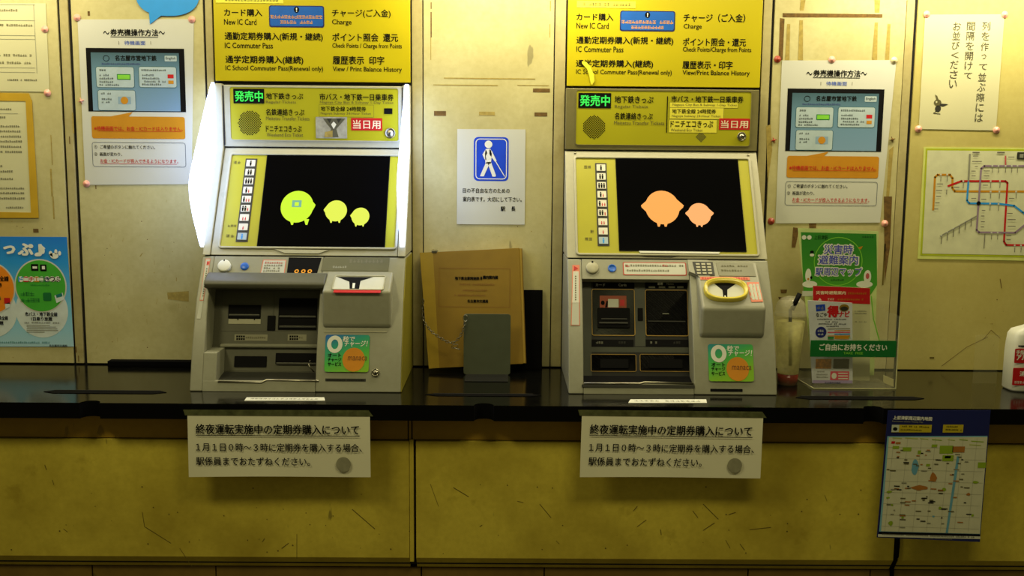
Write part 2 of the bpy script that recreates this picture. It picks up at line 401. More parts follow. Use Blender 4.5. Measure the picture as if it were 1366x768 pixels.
for l, t, r, bt in ((68, 180, 70, 220), (67, 225, 70.5, 262), (70, 262, 73, 292), (96, 150, 99, 178), (92, 182, 94, 192), (127, 247, 129, 252), (116, 15, 121, 21),
                    (100, 462, 103, 470), (104, 474, 106, 482), (42, 305, 54, 310)):
    b.rect(pw, l+(r-l)*.2, t, r-(r-l)*.2, bt, .0006, m_residue2 if bt-t > 12 else m_residue)
rw = random.Random(21)
for i in range(90):
    x, y = rw.choice((rw.uniform(120, 262), rw.uniform(570, 734), rw.uniform(1225, 1360), rw.uniform(4, 76))), rw.uniform(290, 480)
    b.disc(pw, x, y, rw.uniform(.3, .8), .0006, rw.choice((m_residue, m_residue2)), n=6)
for i in range(16):
    x, y, a = rw.uniform(120, 262), rw.uniform(260, 480), rw.uniform(-2, 2); b.line(pw, [(x, y), (x+a, y+rw.uniform(2, 7))], .0009, .0006, m_residue2)
for q in (((186, 342), (189, 338), (191, 337), (188, 342)), ((235, 370), (236, 370), (236, 375), (235, 375)), ((223, 390), (252, 388), (252, 402), (224, 399))):
    b.quad(pw, q, .0006, m_residue2)
b.line(pw, [(1256, 488), (1289, 463), (1318, 449)], .0012, .0007, m_residue)
b.line(pw, [(1312, 452), (1322, 440), (1334, 451)], .0012, .0007, m_residue)
b.line(pw, [(1334, 372), (1336, 384)], .002, .0007, m_residue)
b.obj('scuff_marks', wall, kind='stuff')

b = MB(); b.box(-1.092, -.782, -.03, -.002, .790, .8065, m_edge)
b.obj('trim_1', kind='structure', org=(-.94, 0, .79), bevel=.002)
b = MB(); b.box(-3, 3, -6, .08, -.05, 0, M('station_floor', (96, 88, 70), .4, var=.2, scale=4)); b.obj('floor', org=(0, 0, 0), kind='structure')

# lower wall under the counter
DL, DR, DT = .385, .378, .360
pl_low, pl_rail, pl_tile = wallp(DL), wallp(DR), wallp(DT)
b = MB(); b.box(-2.5, 2.5, -DT+.012, -.2, 0, .752, m_gap); b.box(-2.5, 2.5, -DL+.0125, -.2, .37, .752, m_gap)
low = b.obj('wall_front', org=(0, 0, 0), kind='structure')
zr = pl_rail.m(683, 587)[1]; zl = pl_low.m(683, 744.5)[1]; zt = pl_tile.m(683, 756)[1]
xb0, xb1 = pl_low.m(546.5, 660)[0], pl_low.m(552.5, 660)[0]
xc0, xc1 = pl_low.m(1192.5, 735)[0], pl_low.m(1198.5, 735)[0]
xa = xb0-(xc0-xb0)
for x0, x1 in ((-2.4, xa-.002), (xa+.008, xb0-.001), (xb1+.0045, xc0), (xc1, 2.4)):
    b = MB(); b.prof([(DL-.012, zr-.002), (DL, zr-.002), (DL, zl), (DT+.001, zt), (DT-.01, zt), (DT-.01, zl)], x0, x1, m_low)
    b.obj('panel', low, bevel=.001)
for x0, x1 in ((-2.4, pl_rail.m(544.5, 572)[0]-.0012), (pl_rail.m(544.5, 572)[0]+.0012, pl_rail.m(549.5, 572)[0]-.0015), (pl_rail.m(549.5, 572)[0]+.0015, xc0), (xc1, 2.4)):
    b = MB(); b.box(x0, x1, -DR, -DR+.015, zr, .7515, m_rail); b.obj('rail', low, bevel=.001)
b = MB(); b.box(xb0, xb1-.001, -DL-.001, -DL+.01, zl-.01, zr+.002, m_low); b.obj('batten', low, bevel=.001)
js = [pl_tile.m(x, 763)[0] for x in (288, 562, 726, 998, 1161)]; sp = (js[1]-js[0], js[2]-js[1])
js = [js[0]-sp[1]-sp[0]-sp[1], js[0]-sp[1]-sp[0], js[0]-sp[1]]+js+[js[-1]+sp[0], js[-1]+sp[0]+sp[1], js[-1]+2*sp[0]+sp[1]]
for x0, x1 in zip(js, js[1:]):
    b = MB(); b.box(x0+.0015, x1-.0015, -DT+random.uniform(-.0006, .0006), -DT+.015, .02, zt-.0025, m_tile); b.obj('tile', low, bevel=.001)
b = MB()
rr = random.Random(3)
SC_ = [((190, 683), (193, 702)), ((193, 702), (228, 724)), ((240, 731), (256, 755)), ((350, 722), (353, 718)), ((376, 731), (385, 724)), ((396, 712), (396, 745)), ((574, 645), (585, 675)),
       ((470, 679), (500, 705)), ((85, 705), (90, 709)), ((410, 760), (412, 757)), ((972, 686), (981, 683)), ((1000, 706), (1028, 703)), ((938, 672), (958, 692)), ((924, 681), (931, 690)), ((938, 707), (953, 697)),
       ((968, 720), (974, 731)), ((987, 725), (993, 733)), ((881, 706), (882, 713)), ((850, 702), (862, 693)), ((845, 681), (850, 675)), ((640, 702), (643, 700)), ((742, 721), (746, 725)), ((605, 650), (625, 662)),
       ((720, 672), (735, 690)), ((690, 668), (698, 670)), ((1100, 660), (1103, 668)), ((60, 620), (62, 626)), ((70, 640), (72, 646))]
for (p, q) in SC_: b.line(pl_low, [p, q], rr.uniform(.0008, .0018), .0008, m_scuff)
for i in range(60): b.disc(pl_low, rr.uniform(10, 1160), rr.uniform(645, 738), rr.uniform(.4, 1.1), .0008, m_scuff, n=6)
b.obj('scuff_marks', low, kind='stuff')

# polished counter with hook notches in its front edge
CZ = .79; DF = .438
CP = Plane((0, 0, CZ), V=(0, 1, 0))
fp = wallp(DF)
pts = [(-2.4, -DF)]
for px in (-410, 119.5, 645.5, 1166, 1690):
    x = fp.m(px, 540)[0]; R_ = .0235
    pts += [(x+R_*math.cos(a), -DF+R_*math.sin(a)) for a in [math.pi*(1-i/12) for i in range(13)]]
pts += [(2.4, -DF), (2.4, -.0005), (-2.4, -.0005)]
b = MB(); b.poly(CP, pts, 0, m_counter, h0=-.0025); b.poly(CP, pts, -.0026, m_edge, h0=-.038)  # same stone lower down, painted matte black for its unreflecting front
b.obj('counter', label='long polished black stone counter running under both ticket machines', cat='counter', org=(0, -.2, .752))
for (l, t, r, bt), lab in (((57, 521, 223, 525), 'long thin black inlay strip in the counter left of the left ticket machine'),
                           ((567, 525.5, 722, 528.5), 'long thin black inlay strip in the counter below the kraft binder'),
                           ((1062, 529, 1232, 533), 'long thin black inlay strip in the counter in front of the leaflet holder')):
    b = MB(); u0, v0, u1, v1 = CP.box(l, t, r, bt); vc = (v0+v1)/2; hw = (v1-v0)/2
    b.poly(CP, [(u0, vc), (u0+.03, vc-hw), (u1-.03, vc-hw), (u1, vc), (u1-.02, vc+hw), (u0+.02, vc+hw)], .0012, m_edge, h0=.0002)
    b.poly(CP, [(u0+.02, vc+hw), (u1-.02, vc+hw), (u1-.02, vc+hw+.002), (u0+.02, vc+hw+.002)], .0014, m_dark, h0=.0002)
    b.obj('inlay_strip', label=lab, cat='strip', group='black inlay strips in the counter')

# ================================================================== SIGNBOARDS ABOVE THE MACHINES
def signboard(x0, x1, zb, rows, strip, badge, label):
    t = thing('signboard', ((x0+x1)/2, 0, zb), label, 'sign', 'yellow signboards above the machines')
    b = MB(); b.box(x0, x1, -.004, .004, zb, 2.05, m_yel); b.obj('board', t, bevel=.0015)
    p = wallp(.004)
    b = MB()
    for s, l, tp, r, bt, bold in rows: b.text(p, s, l, tp, r, bt, .0006, m_ink, bold)
    b.obj('lettering', t)
    b = MB(); b.rect(p, *strip, .0012, m_strip, h0=.0002); b.scrib(p, strip[0]+8, strip[1]+2.6, strip[2]-6, strip[3]-2.4, .0016, m_ink2); b.obj('paper_strip', t)
    l, tp, r, bt = badge
    b = MB(); b.rect(p, l, tp, r, bt, .0008, m_navy, h0=.0002, rad=.006); b.rect(p, l+1.4, tp+1.2, r-1.4, bt-1.6, .0012, M('badge_blue', (10, 92, 186), .4), rad=.005)
    b.ell(p, (l+r)/2, tp+5.5, 3.5, 4.2, .0016, m_ink); b.text(p, '!', (l+r)/2-.6, tp+3, (l+r)/2+.6, tp+8.3, .002, m_white, .02)
    b.scrib(p, l+2, tp+12.8, r-2, tp+17.4, .0016, M('badge_orange', (240, 170, 70), .5), .9)
    b.scrib(p, l+15, tp+20, r-15, tp+24.4, .0016, M('badge_orange', (240, 170, 70), .5), .9)
    b.obj('notice_badge', t)
    return t
B_ = .022
sgl = signboard(-.7795, -.2545, 1.571, [
    ('カード購入', 299, 12, 349.5, 21.5, B_), ('New IC Card', 299, 25.5, 342, 33, .012), ('通勤定期券購入(新規・継続)', 300, 43.5, 430.5, 55, B_), ('IC Commuter Pass', 300, 57, 364, 64.3, .012),
    ('通学定期券購入(継続)', 301, 74.5, 404.5, 86, B_), ('IC School Commuter Pass(Renewal only)', 301, 87.8, 431, 96, .012),
    ('チャージ(ご入金)', 443, 12.5, 521, 24, B_), ('Charge', 443, 26, 469, 34.6, .012), ('ポイント照会  還元', 443.5, 44.5, 531, 55.5, B_), ('Check Points / Charge from Points', 443.5, 58, 536, 66, .012),
    ('履歴表示  印字', 444, 75, 512.5, 86, B_), ('View / Print Balance History', 444, 89, 536, 97.5, .012)],
    (288, -5, 378, 4.2), (359, 7.5, 432.5, 36.5), 'yellow signboard with black ticket menu above the left machine')
sgr = signboard(.1675, .6900, 1.5665, [
    ('カード購入', 769, 18, 818, 27.5, B_), ('New IC Card', 769, 30.5, 812, 38.3, .012), ('通勤定期券購入(新規・継続)', 769, 49, 898, 60.3, B_), ('IC Commuter Pass', 769, 62, 831.5, 69.5, .012),
    ('通学定期券購入(継続)', 768.5, 80, 871, 91, B_), ('IC School Commuter Pass(Renewal only)', 768.5, 93, 896, 101, .012),
    ('チャージ（ご入金）', 912, 18.5, 994, 29.5, B_), ('Charge', 912, 32, 936, 40, .012), ('ポイント照会・還元', 911, 51, 995, 61.5, B_), ('Check Points/Charge from Points', 911, 63, 1002, 71, .012),
    ('履歴表示・印字', 910.5, 81.5, 977, 92, B_), ('View/Print Balance History', 910.5, 94, 1000, 102, .012)],
    (769.5, 1.5, 848, 10.5), (827, 14.5, 900.5, 41.8), 'yellow signboard with black ticket menu above the right machine')
p = wallp(.006); b = MB()
b.poly(p, [p.m(*q) for q in ((776, 82), (781, 82), (787, 88), (792, 99), (793, 108), (790, 113), (788, 112), (786, 101), (783, 92), (776.5, 85))], .003, M('yellow_ribbon', (238, 232, 60), .4), h0=.0004)
b.obj('torn_tape', label='torn curl of yellow tape stuck to the lower left of the right signboard', cat='tape')

# ================================================================== TICKET MACHINES
PH = [(.0, 1.560), (.018, 1.560), (.016, 1.3965)]
MT, MB_ = (.012, 1.393), (.172, 1.1165)        # monitor face, top and bottom
L0, L1, L2, L3 = (.1735, 1.1135), (.240, 1.010), (.288, .888), (.315, .790)
head_pl, mon_pl, deck_pl, mid_pl, foot_pl = slope((.018, 1.56), (.016, 1.3965)), slope(MT, MB_), slope(L0, L1), slope(L1, L2), slope(L2, L3)
def person(b, pl, cx, top, bot, m, h, k=1.0):
    H = bot-top; b.ell(pl, cx, top+H*.16, H*.13*k, H*.15, h, m, n=8)
    b.quad(pl, [(cx-H*.17*k, top+H*.34), (cx+H*.17*k, top+H*.34), (cx+H*.12*k, bot), (cx-H*.12*k, bot)], h, m)
def lock(t, pl, cx, cy, r, name='lock'):
    c = pl.W(cx, cy); R_ = r*abs(pl.m(cx+1, cy)[0]-pl.m(cx, cy)[0])
    b = MB(); b.lathe(c, [(R_, -.001), (R_, .004), (R_*.86, .006), (R_*.84, .0045), (R_*.5, .0045), (R_*.48, .0065), (0.0005, .0068)], m_steel, 24, pl.N)
    b.poly(pl, [(pl.m(cx, cy)[0]+du, pl.m(cx, cy)[1]+dv) for du, dv in ((-.0009, -.0035), (.0009, -.0035), (.0009, .0035), (-.0009, .0035))], .0072, m_black)
    b.obj(name, t)
def grille(b, pl, cx, cy, rx, ry, pitch, h, m=None):
    k = int(rx/pitch)+1
    for j in range(-2*k, 2*k+1):
        for i in range(-2*k, 2*k+1):
            x, y = (i+(j % 2)*.5)*pitch, j*pitch*.5
            if (x/rx)**2+(y/ry)**2 <= 1: b.disc(pl, cx+x, cy+y, pitch*.30, h, m or m_dark, n=6)

def machine(X0, X1, side, d):
    """d: pixel layout of this machine; side: True when it carries the two glowing side fins"""
    cx = (X0+X1)/2
    t = thing('ticket_machine', (cx, -.16, CZ), d['label'], 'ticket machine', 'ticket vending machines on the counter')
    xi0, xi1 = (X0+.0205, X1-.0215) if side else (X0, X1)
    b = MB(); b.prof([(.0, 1.557), (.008, 1.557), (.004, 1.39), (.165, 1.112), (.155, 1.10), (.15, 1.0), (.15, .80), (.0, .80)], X0+.004, X1-.004, m_gap); b.obj('chassis', t)
    # header
    b = MB(); b.prof(PH+[(.0, 1.3965)], xi0, xi1, m_bezel if side else m_header_dim); b.obj('header_housing', t, bevel=.002)
    hd = d['head']; b = MB(); b.rect(head_pl, *hd, .0008, m_yelpanel, h0=-.0005, rad=.006); hp = b.obj('header_plate', t)
    b = MB(); b.ring(head_pl, *hd, .0022, m_bezel if side else m_header_dim, wd=.0022, rad=.006, h0=-.0005); b.obj('header_trim', t)
    l, tp, r, bt = d['led']; b = MB(); b.rect(head_pl, l, tp, r, bt, .002, m_black, h0=.0); ld = b.obj('status_display', t)
    b = MB(); b.text(head_pl, '発売中', l+2.2, tp+3, r-1.8, bt-2.6, .0026, m_led, .03); b.obj('glowing_lettering', ld)
    tag(bpy.data.objects[ld.name], 'black status display with glowing green characters')
    b = MB(); grille(b, head_pl, *d['grille'], .0012, m_black)
    b.obj('speaker_grille', t)
    b = MB()
    for s, l, tp, r, bt, bold in d['htext']: b.text(head_pl, s, l, tp, r, bt, .0018, m_ink if bold else m_ink2, bold)
    if 'divider' in d: b.rect(head_pl, *d['divider'], .0018, m_ink)
    b.obj('header_lettering', t)
    b = MB()
    for q in d['hstrips']: b.rect(head_pl, *q[:4], .0013, m_strip if q[4] else m_yelpanel, h0=.0008); b.ring(head_pl, *q[:4], .0013, m_ink2, .0006)
    b.obj('pasted_strip', t)
    l, tp, r, bt = d['today']; b = MB(); b.rect(head_pl, l, tp, r, bt, .0016, m_red, h0=.0005); b.text(head_pl, '当日用', l+2.5, tp+2.6, r-2.5, bt-2.2, .002, M('pale_print', (246, 226, 190), .5), .02); b.obj('red_plate', t)
    lock(t, head_pl, *d['hlock'])
    # monitor section
    b = MB(); b.prof([(.0, 1.3925), MT, MB_, (.0, 1.1165)], xi0 if side else X0, xi1 if side else X1, m_bezel); b.obj('monitor_housing', t, bevel=.002)
    q = d['mon']; u0, v0, u1, v1 = mon_pl.box(*q)
    b = MB(); b.urect(mon_pl, (u0, v0, u1, v1), .0012, m_yelpanel, h0=-.0005, r=.004); b.obj('yellow_surround', t)
    b = MB(); b.uring(mon_pl, (u0, v0, u1, v1), .0055, m_bezel, .006, .004, h0=-.0005); b.obj('bezel', t, bevel=.0015)
    u0, v0, u1, v1 = mon_pl.box(*d['screen'])
    b = MB(); b.urect(mon_pl, (u0, v0, u1, v1), .0032, m_screen, h0=.0005, r=.001); sc = b.obj('screen', t)
    d['blobs'](sc)
    b = MB(); xs = (u0-.0005, u0+.0015); b.uring(mon_pl, (u0, v0, u1, v1), .0036, m_black, .0015, h0=.0005); b.obj('screen_gasket', t)
    # passenger-number buttons
    n = 9; (ax, ay), (bx, by), hw, hh = d['icons']
    A, Bq = mon_pl.m(ax, ay), mon_pl.m(bx, by); ux = (A[0]+Bq[0])/2
    uw = hw*.0021; pitch = (A[1]-Bq[1])/(n-1)
    b = MB(); b.urect(mon_pl, (ux-uw*1.32, Bq[1]-pitch*.55, ux+uw*1.32, A[1]+pitch*.55), .0024, m_dark, h0=.0008, r=.001); b.obj('button_strip', t)
    kinds = ('k', 'kk', 'kkk', 'kr', 'krr', 'kkr', 'rr', 'r', 'w')
    for i, kd in enumerate(kinds):
        v = A[1]-pitch*i; b = MB()
        b.urect(mon_pl, (ux-uw, v-pitch*.36, ux+uw, v+pitch*.36), .0046, M('button_cream', (226, 224, 206), .4) if kd != 'w' else M('button_pale_blue', (170, 190, 200), .4), h0=.0022, r=.001)
        wv = pitch*.30
        for j, ch in enumerate(kd):
            px_ = ux+(j-(len(kd)-1)/2)*uw*.56; s_ = .62 if ch == 'r' else 1.0; mt = m_ink if ch == 'k' else (m_red if ch == 'r' else m_sky)
            yb = v-wv
            b.poly(mon_pl, [(px_-uw*.15*s_, yb), (px_+uw*.15*s_, yb), (px_+uw*.22*s_, yb+wv*1.25*s_), (px_-uw*.22*s_, yb+wv*1.25*s_)], .005, mt)
            b.poly(mon_pl, [(px_+uw*.17*s_*math.cos(a), yb+wv*1.6*s_+wv*.3*s_*math.sin(a)) for a in [k*math.pi/4 for k in range(8)]], .005, mt)
        b.obj('passenger_button', t)
    b = MB()
    for q in d['mtext']: b.scrib(mon_pl, *q, .002, m_ink2)
    b.obj('button_captions', t)
    d['extra_mon'](t)
    # lower cabinet
    ca, cb = d['cav']
    c0, c1 = deck_pl.m(*ca)[0], deck_pl.m(*cb)[0]
    dep = d['depth']
    full = [(.0, L0[1]), L0, L1, L2, L3, (.0, .790)]
    zt = deck_pl.P(0, deck_pl.m(ca[0]+60, d['cavtop'])[1]); T = (-zt.y, zt.z)
    I0, I1 = (T[0]-dep*.7, T[1]-.012), (L2[0]+.008-dep, .822)
    lip = (.307, .8185)
    notch = [(.0, L0[1]), L0, T, I0, I1, (lip[0]-.012, .812), (lip[0]-.002, .8175), (lip[0]+.001, .816), L3, (.0, .790)]
    b = MB(); b.prof(full, X0, c0, m_body); b.obj('left_cheek', t, bevel=.0035)
    b = MB(); b.prof(full, c1, X1, m_body); b.obj('right_cabinet', t, bevel=.0035)
    b = MB(); b.prof(notch, c0, c1, m_body); b.obj('deck', t, bevel=.0015)
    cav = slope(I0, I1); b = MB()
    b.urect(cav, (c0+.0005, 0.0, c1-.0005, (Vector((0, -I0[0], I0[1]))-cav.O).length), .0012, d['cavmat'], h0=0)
    cp = b.obj('slot_plate', t)
    b = MB(); b.prof([(I1[0]+.001, I1[1]+.001), (lip[0]-.012, .8126), (lip[0]-.012, .811), (I1[0]+.001, .811)], c0+.0005, c1-.0005, d['traymat']); b.obj('tray_floor', t)
    d['slots'](t, cav, cp, c0, c1)
    d['deckbits'](t)
    d['coin'](t)
    # sticker
    l, tp, r, bt = d['sticker']; sp_ = slope((L2[0]-.0165, L2[1]+.045), (L3[0]-.011, .836)); sp_.O += sp_.N*.0018
    if True:
        b = MB(); b.rect(sp_, l, tp, r, bt, .0006, d['stmat'], h0=0, rad=.006); st = b.obj('charge_sticker', t, label='green and blue charging sticker with an orange disc')
        b = MB(); W, H = (r-l)/60., (bt-tp)/50.
        def X(x): return l+x*W
        def Y(y): return tp+y*H
        b.ell(sp_, X(39), Y(33.5), 15, 16, .0012, M('sticker_orange', (214, 140, 24), .4, var=.05), n=28)
        u = sp_.box(X(3), Y(1), X(24), Y(24.5)); n = 24; uc, vc, a_, b_ = (u[0]+u[2])/2, (u[1]+u[3])/2, (u[2]-u[0])/2, (u[3]-u[1])/2
        vs = [sp_.P(uc+a_*k*math.cos(2*math.pi*i/n), vc+b_*k2*math.sin(2*math.pi*i/n), .0015) for k, k2 in ((1, 1), (.46, .55)) for i in range(n)]
        b.add(vs, [(i, (i+1) % n, (i+1) % n+n, i+n) for i in range(n)], m_white)
        b.text(sp_, '秒で', X(24), Y(2), X(40), Y(9), .0015, m_white, .03, .15); b.text(sp_, 'チャージ！', X(26), Y(8), X(57), Y(16), .0015, m_white, .03, .15)
        b.text(sp_, 'オート', X(4), Y(25), X(22), Y(30), .0018, m_ink, .035); b.text(sp_, 'チャージ', X(4), Y(31), X(22), Y(36), .0018, m_ink, .035); b.text(sp_, 'サービス', X(4), Y(37), X(22), Y(42), .0018, m_ink, .035)
        b.text(sp_, 'manaca', X(31), Y(29), X(57), Y(34.5), .0018, M('sticker_brown', (120, 70, 16), .5), 0, .1)
        b.obj('sticker_lettering', st)
    return t

def logo_bird(b, pl, cx, cy, rx, ry, m, beaks=(), feet=True, h=.0038):
    b.ell(pl, cx, cy, rx, ry, h, m, n=32)
    k = 1.25 if len(beaks) > 1 else 1.13
    for sgn in beaks: b.quad(pl, [(cx+sgn*rx*.82, cy-ry*.5), (cx+sgn*rx*k, cy-ry*.12), (cx+sgn*rx*(k-.04), cy), (cx+sgn*rx*.94, cy+ry*.26)], h+.00005, m)
    if feet:
        for s in feet: b.quad(pl, [(cx+s*rx-rx*.16, cy+ry*.78), (cx+s*rx+rx*.16, cy+ry*.78), (cx+s*rx+rx*.05, cy+ry*1.14), (cx+s*rx-rx*.06, cy+ry*1.14)], h+.00005, m)
def slot(t, pl, l, tp, r, bt, name='card_slot', lipy=None, frame=None, mat=None):
    b = MB(); b.rect(pl, l, tp, r, bt, .0035, mat or m_black, h0=.0008, rad=.0015)
    if lipy:
        for y in lipy: b.rect(pl, l+1, y, r-1, y+2.2, .0065, m_dark, h0=.003); b.rect(pl, l+1.5, y, r-1.5, y+.5, .0068, m_grayp)
    if frame: b.ring(pl, *frame, .0045, m_goldline if frame_gold else m_bodyd, .0013, .004, h0=.0008)
    b.obj(name, t)
frame_gold = False

# ---------------------------------------------------------------- left machine
def blobs_L(sc):
    b = MB(); logo_bird(b, mon_pl, 396.6, 276.5, 21.8, 21.2, m_glow_y, (1,), (-.3, .58))
    b.rect(mon_pl, 390, 268, 402.5, 277, .004, m_glow_b); b.rect(mon_pl, 393.5, 270.5, 399, 275.5, .0042, m_glow_y); b.obj('glowing_shape', sc, label='large lime glowing round shape')
    b = MB(); logo_bird(b, mon_pl, 448.5, 282, 14.6, 14, m_glow_y2, (-1,), (-.45, .3)); b.obj('glowing_shape', sc, label='middle pale yellow glowing round shape')
    b = MB(); logo_bird(b, mon_pl, 481, 289.5, 12, 11.8, m_glow_y2, (-1,), (-.5, .3)); b.obj('glowing_shape', sc, label='small pale yellow glowing round shape')
def deck_L(t):
    global frame_gold
    b = MB(); c = deck_pl.W(300, 356); b.lathe(c, [(.0165, -.001), (.0165, .009), (.014, .0105), (.0005, .0105)], m_white, 28, deck_pl.N); b.disc(deck_pl, 300.5, 349.5, 1.1, .0108, m_ink)
    b.obj('call_button', t)
    b = MB(); c = deck_pl.W(326.5, 355.5); b.lathe(c, [(.0105, -.001), (.0105, .003), (.008, .0042), (.0005, .0042)], m_bluebtn, 24, deck_pl.N); b.obj('blue_button', t, label='small round blue button')
    b = MB(); b.quad(deck_pl, [(351, 346.5), (382, 346.8), (379.5, 368.5), (346.5, 368)], .001, M('pale_red_print', (226, 130, 100), .5), h0=.0002); b.quad(deck_pl, [(352, 347.5), (381, 347.7), (378.5, 367.6), (347.6, 367.2)], .0013, m_paper)
    for i in range(5): b.scrib(deck_pl, 353.5-i*.8, 349.5+i*3.6, 378-i*.5, 352+i*3.6, .0017, m_ink2 if i % 4 else m_red)
    b.obj('instruction_label', t)
    b = MB(); b.quad(deck_pl, [(385.5, 343.5), (429, 344), (421, 371), (382, 370)], .0015, m_black, h0=-.0005); dp = b.obj('fare_display', t)
    b = MB()
    for x in (391.5, 400.5, 409):
        b.text(deck_pl, '8', x, 359.5, x+6.5, 368.5, .002, m_seg, .0, .12)
    b.obj('glowing_digits', dp)
    b = MB(); b.quad(deck_pl, [(432, 343.5), (520, 344), (518, 361.5), (428, 361)], .0012, M('olive_grey_panel', (112, 112, 84), .4), h0=.0002)
    b.scrib(deck_pl, 466, 346.5, 512, 351, .0016, m_grayp); b.scrib(deck_pl, 444, 355, 463, 357.6, .0016, m_paper); b.obj('caption_plate', t)
    xh0, xh1 = deck_pl.m(277.5, 372)[0], deck_pl.m(436.5, 372)[0]
    b = MB(); b.prof([(.198, 1.075), (.213, 1.075), (.243, 1.060), (.249, 1.050), (.244, 1.040), (.22, 1.034), (.17, 1.034)], xh0, xh1, m_bodyd); b.obj('hood', t, bevel=.003)
    # long sticker on the left cheek
    b = MB(); chk = slope(L1, L2); dk = deck_pl
    b.quad(dk, [(274.5, 345), (281, 345), (271.5, 401), (266.5, 401)], .001, M('pale_red_print', (226, 130, 100), .5), h0=.0002); b.quad(dk, [(275, 346), (280.5, 346), (271, 400), (267.2, 400)], .0013, m_paper)
    b.quad(mid_pl, [(266.5, 401), (271.5, 401), (267.5, 425), (262.5, 425)], .001, m_paper, h0=.0002)
    b.quad(dk, [(276.5, 348.5), (280.5, 348.5), (279.5, 354), (275.5, 354)], .0016, M('pale_red_print', (226, 130, 100), .5)); b.quad(dk, [(276.5, 349), (280, 351), (276, 353.6)], .0018, m_red)
    
    for k in range(13): b.rect(dk, 275.4-k*.42, 358+k*3, 276.8-k*.42, 359.6+k*3, .0016, m_ink2)
    b.obj('vertical_label', t)
def slots_L(t, cav, cp, c0, c1):
    b = MB()
    for q in ((296, 389, 364, 441, 1), (366, 389, 428, 441, 1), (300, 462, 427, 494, 0)): b.ring(cav, *q[:4], .0022, m_bodyd, .0016, .003, h0=.0008)
    b.obj('panel_seam', t)
    slot(t, cav, 305, 407, 348, 425, 'card_slot', (419.5,)); b = MB(); b.rect(cav, 305, 425.5, 348, 432, .0022, m_bezel, h0=.0008); b.rect(cav, 317, 424.5, 318.5, 427, .003, m_black); b.rect(cav, 339, 424.5, 340.5, 427, .003, m_black); b.obj('slot_lip', t)
    slot(t, cav, 372, 398, 423, 440, 'banknote_slot', (421.5, 435)); slot(t, cav, 357, 421, 367.5, 441, 'receipt_window')
    for l, r in ((313, 357), (384, 409)):
        b = MB(); b.rect(cav, l, 446, r, 454.5, .002, M('plate_grey', (150, 148, 122), .4), h0=.0008)
        for k in range(4): b.rect(cav, l+2.5+k*3, 447.5, l+4.8+k*3, 450, .0023, m_ink); b.rect(cav, l+2.5+k*3, 451, l+4.8+k*3, 453.5, .0023, m_ink)
        b.scrib(cav, l+15, 449, r-2, 451.5, .0023, m_ink2)
        b.obj('caption_plate', t)
    slot(t, cav, 313, 475, 356, 489.5, 'ticket_outlet'); slot(t, cav, 368, 471, 423, 486, 'ticket_outlet', (484,))
    b = MB(); u = c0; z0 = cav.P(0, cav.m(330, 458)[1])
    b.prof([(-z0.y-.002, z0.z), (-z0.y+.014, z0.z-.002), (-z0.y+.012, z0.z-.008), (-z0.y-.002, z0.z-.008)], c0+.022, c1-.001, m_body); b.obj('shelf_lip', t, bevel=.001)
    b = MB(); b.prof([(.19, .884), (.289, .884), L3, (.19, .792)], c0-.001, foot_pl.m(288.5, 495)[0], m_body); b.obj('arm_rest', t, bevel=.003)
    b = MB(); b.tube([foot_pl.W(291, 509), foot_pl.W(349, 510), foot_pl.W(356, 506.5), foot_pl.W(425, 508)], .0028, m_steel); b.obj('tray_rail', t)
    b = MB(); b.tube([cav.W(421.5, 497, .03), cav.W(416, 489, .05), cav.W(419, 483, .05)], .002, m_steel); b.obj('tray_hook', t)
def coin_L(t):
    x0, x1 = deck_pl.m(434.5, 385)[0], deck_pl.m(524, 385)[0]
    Z = lambda y, d: wallp(d).m(480, y)[1]
    A, Bc, C_, D_ = (.198, 1.079), (.274, Z(388.5, .274)), (.272, Z(434, .272)), (.255, Z(441, .26)-.004)
    b = MB(); b.prof([(.17, 1.07), A, Bc, C_, D_, (.2, D_[1])], x0, x1, m_body); b.obj('coin_unit', t, bevel=.006, seg=4)
    tp = slope(A, Bc); tp.O += tp.N*.0004
    b = MB(); b.rect(tp, 446, 369, 512, 386.5, .0008, m_paper, h0=0)
    b.quad(tp, [(449.5, 369.5), (498, 370), (481, 375), (479, 386), (466.5, 386), (466, 376)], .0012, m_black); b.quad(tp, [(470.5, 378), (474, 378), (473, 385), (470, 385)], .0016, m_white)
    b.ring(tp, 446, 369, 512, 386.5, .003, m_bezel, .0025, .003, h0=0); b.obj('coin_slot', t)
    b = MB(); b.rect(tp, 445, 387.2, 508, 390.8, .0015, m_red, h0=0); b.rect(tp, 445.5, 386.4, 508, 387.4, .0017, m_paper); b.obj('red_label_strip', t)
    fr = slope(Bc, C_); lock(t, foot_pl, 501, 497, 5.3)
    b = MB(); b.rect(foot_pl, 434, 504.8, 488, 508.6, .0006, m_dark); b.scrib(foot_pl, 436, 505.6, 486, 507.8, .0009, m_black); b.obj('embossed_plate', t)
    b = MB(); b.rect(slope(L1, L2), 432, 441.5, 516, 443, .0015, m_bezel, h0=.0); b.obj('painted_highlight', t)  # pale raised strip painting a highlight under the coin unit
def mon_L(t):
    b = MB()
    b.quad(mon_pl, [(366, 333), (439, 334), (425, 338.6), (380, 338)], .0035, m_bezel, h0=0); b.obj('finger_catch', t)
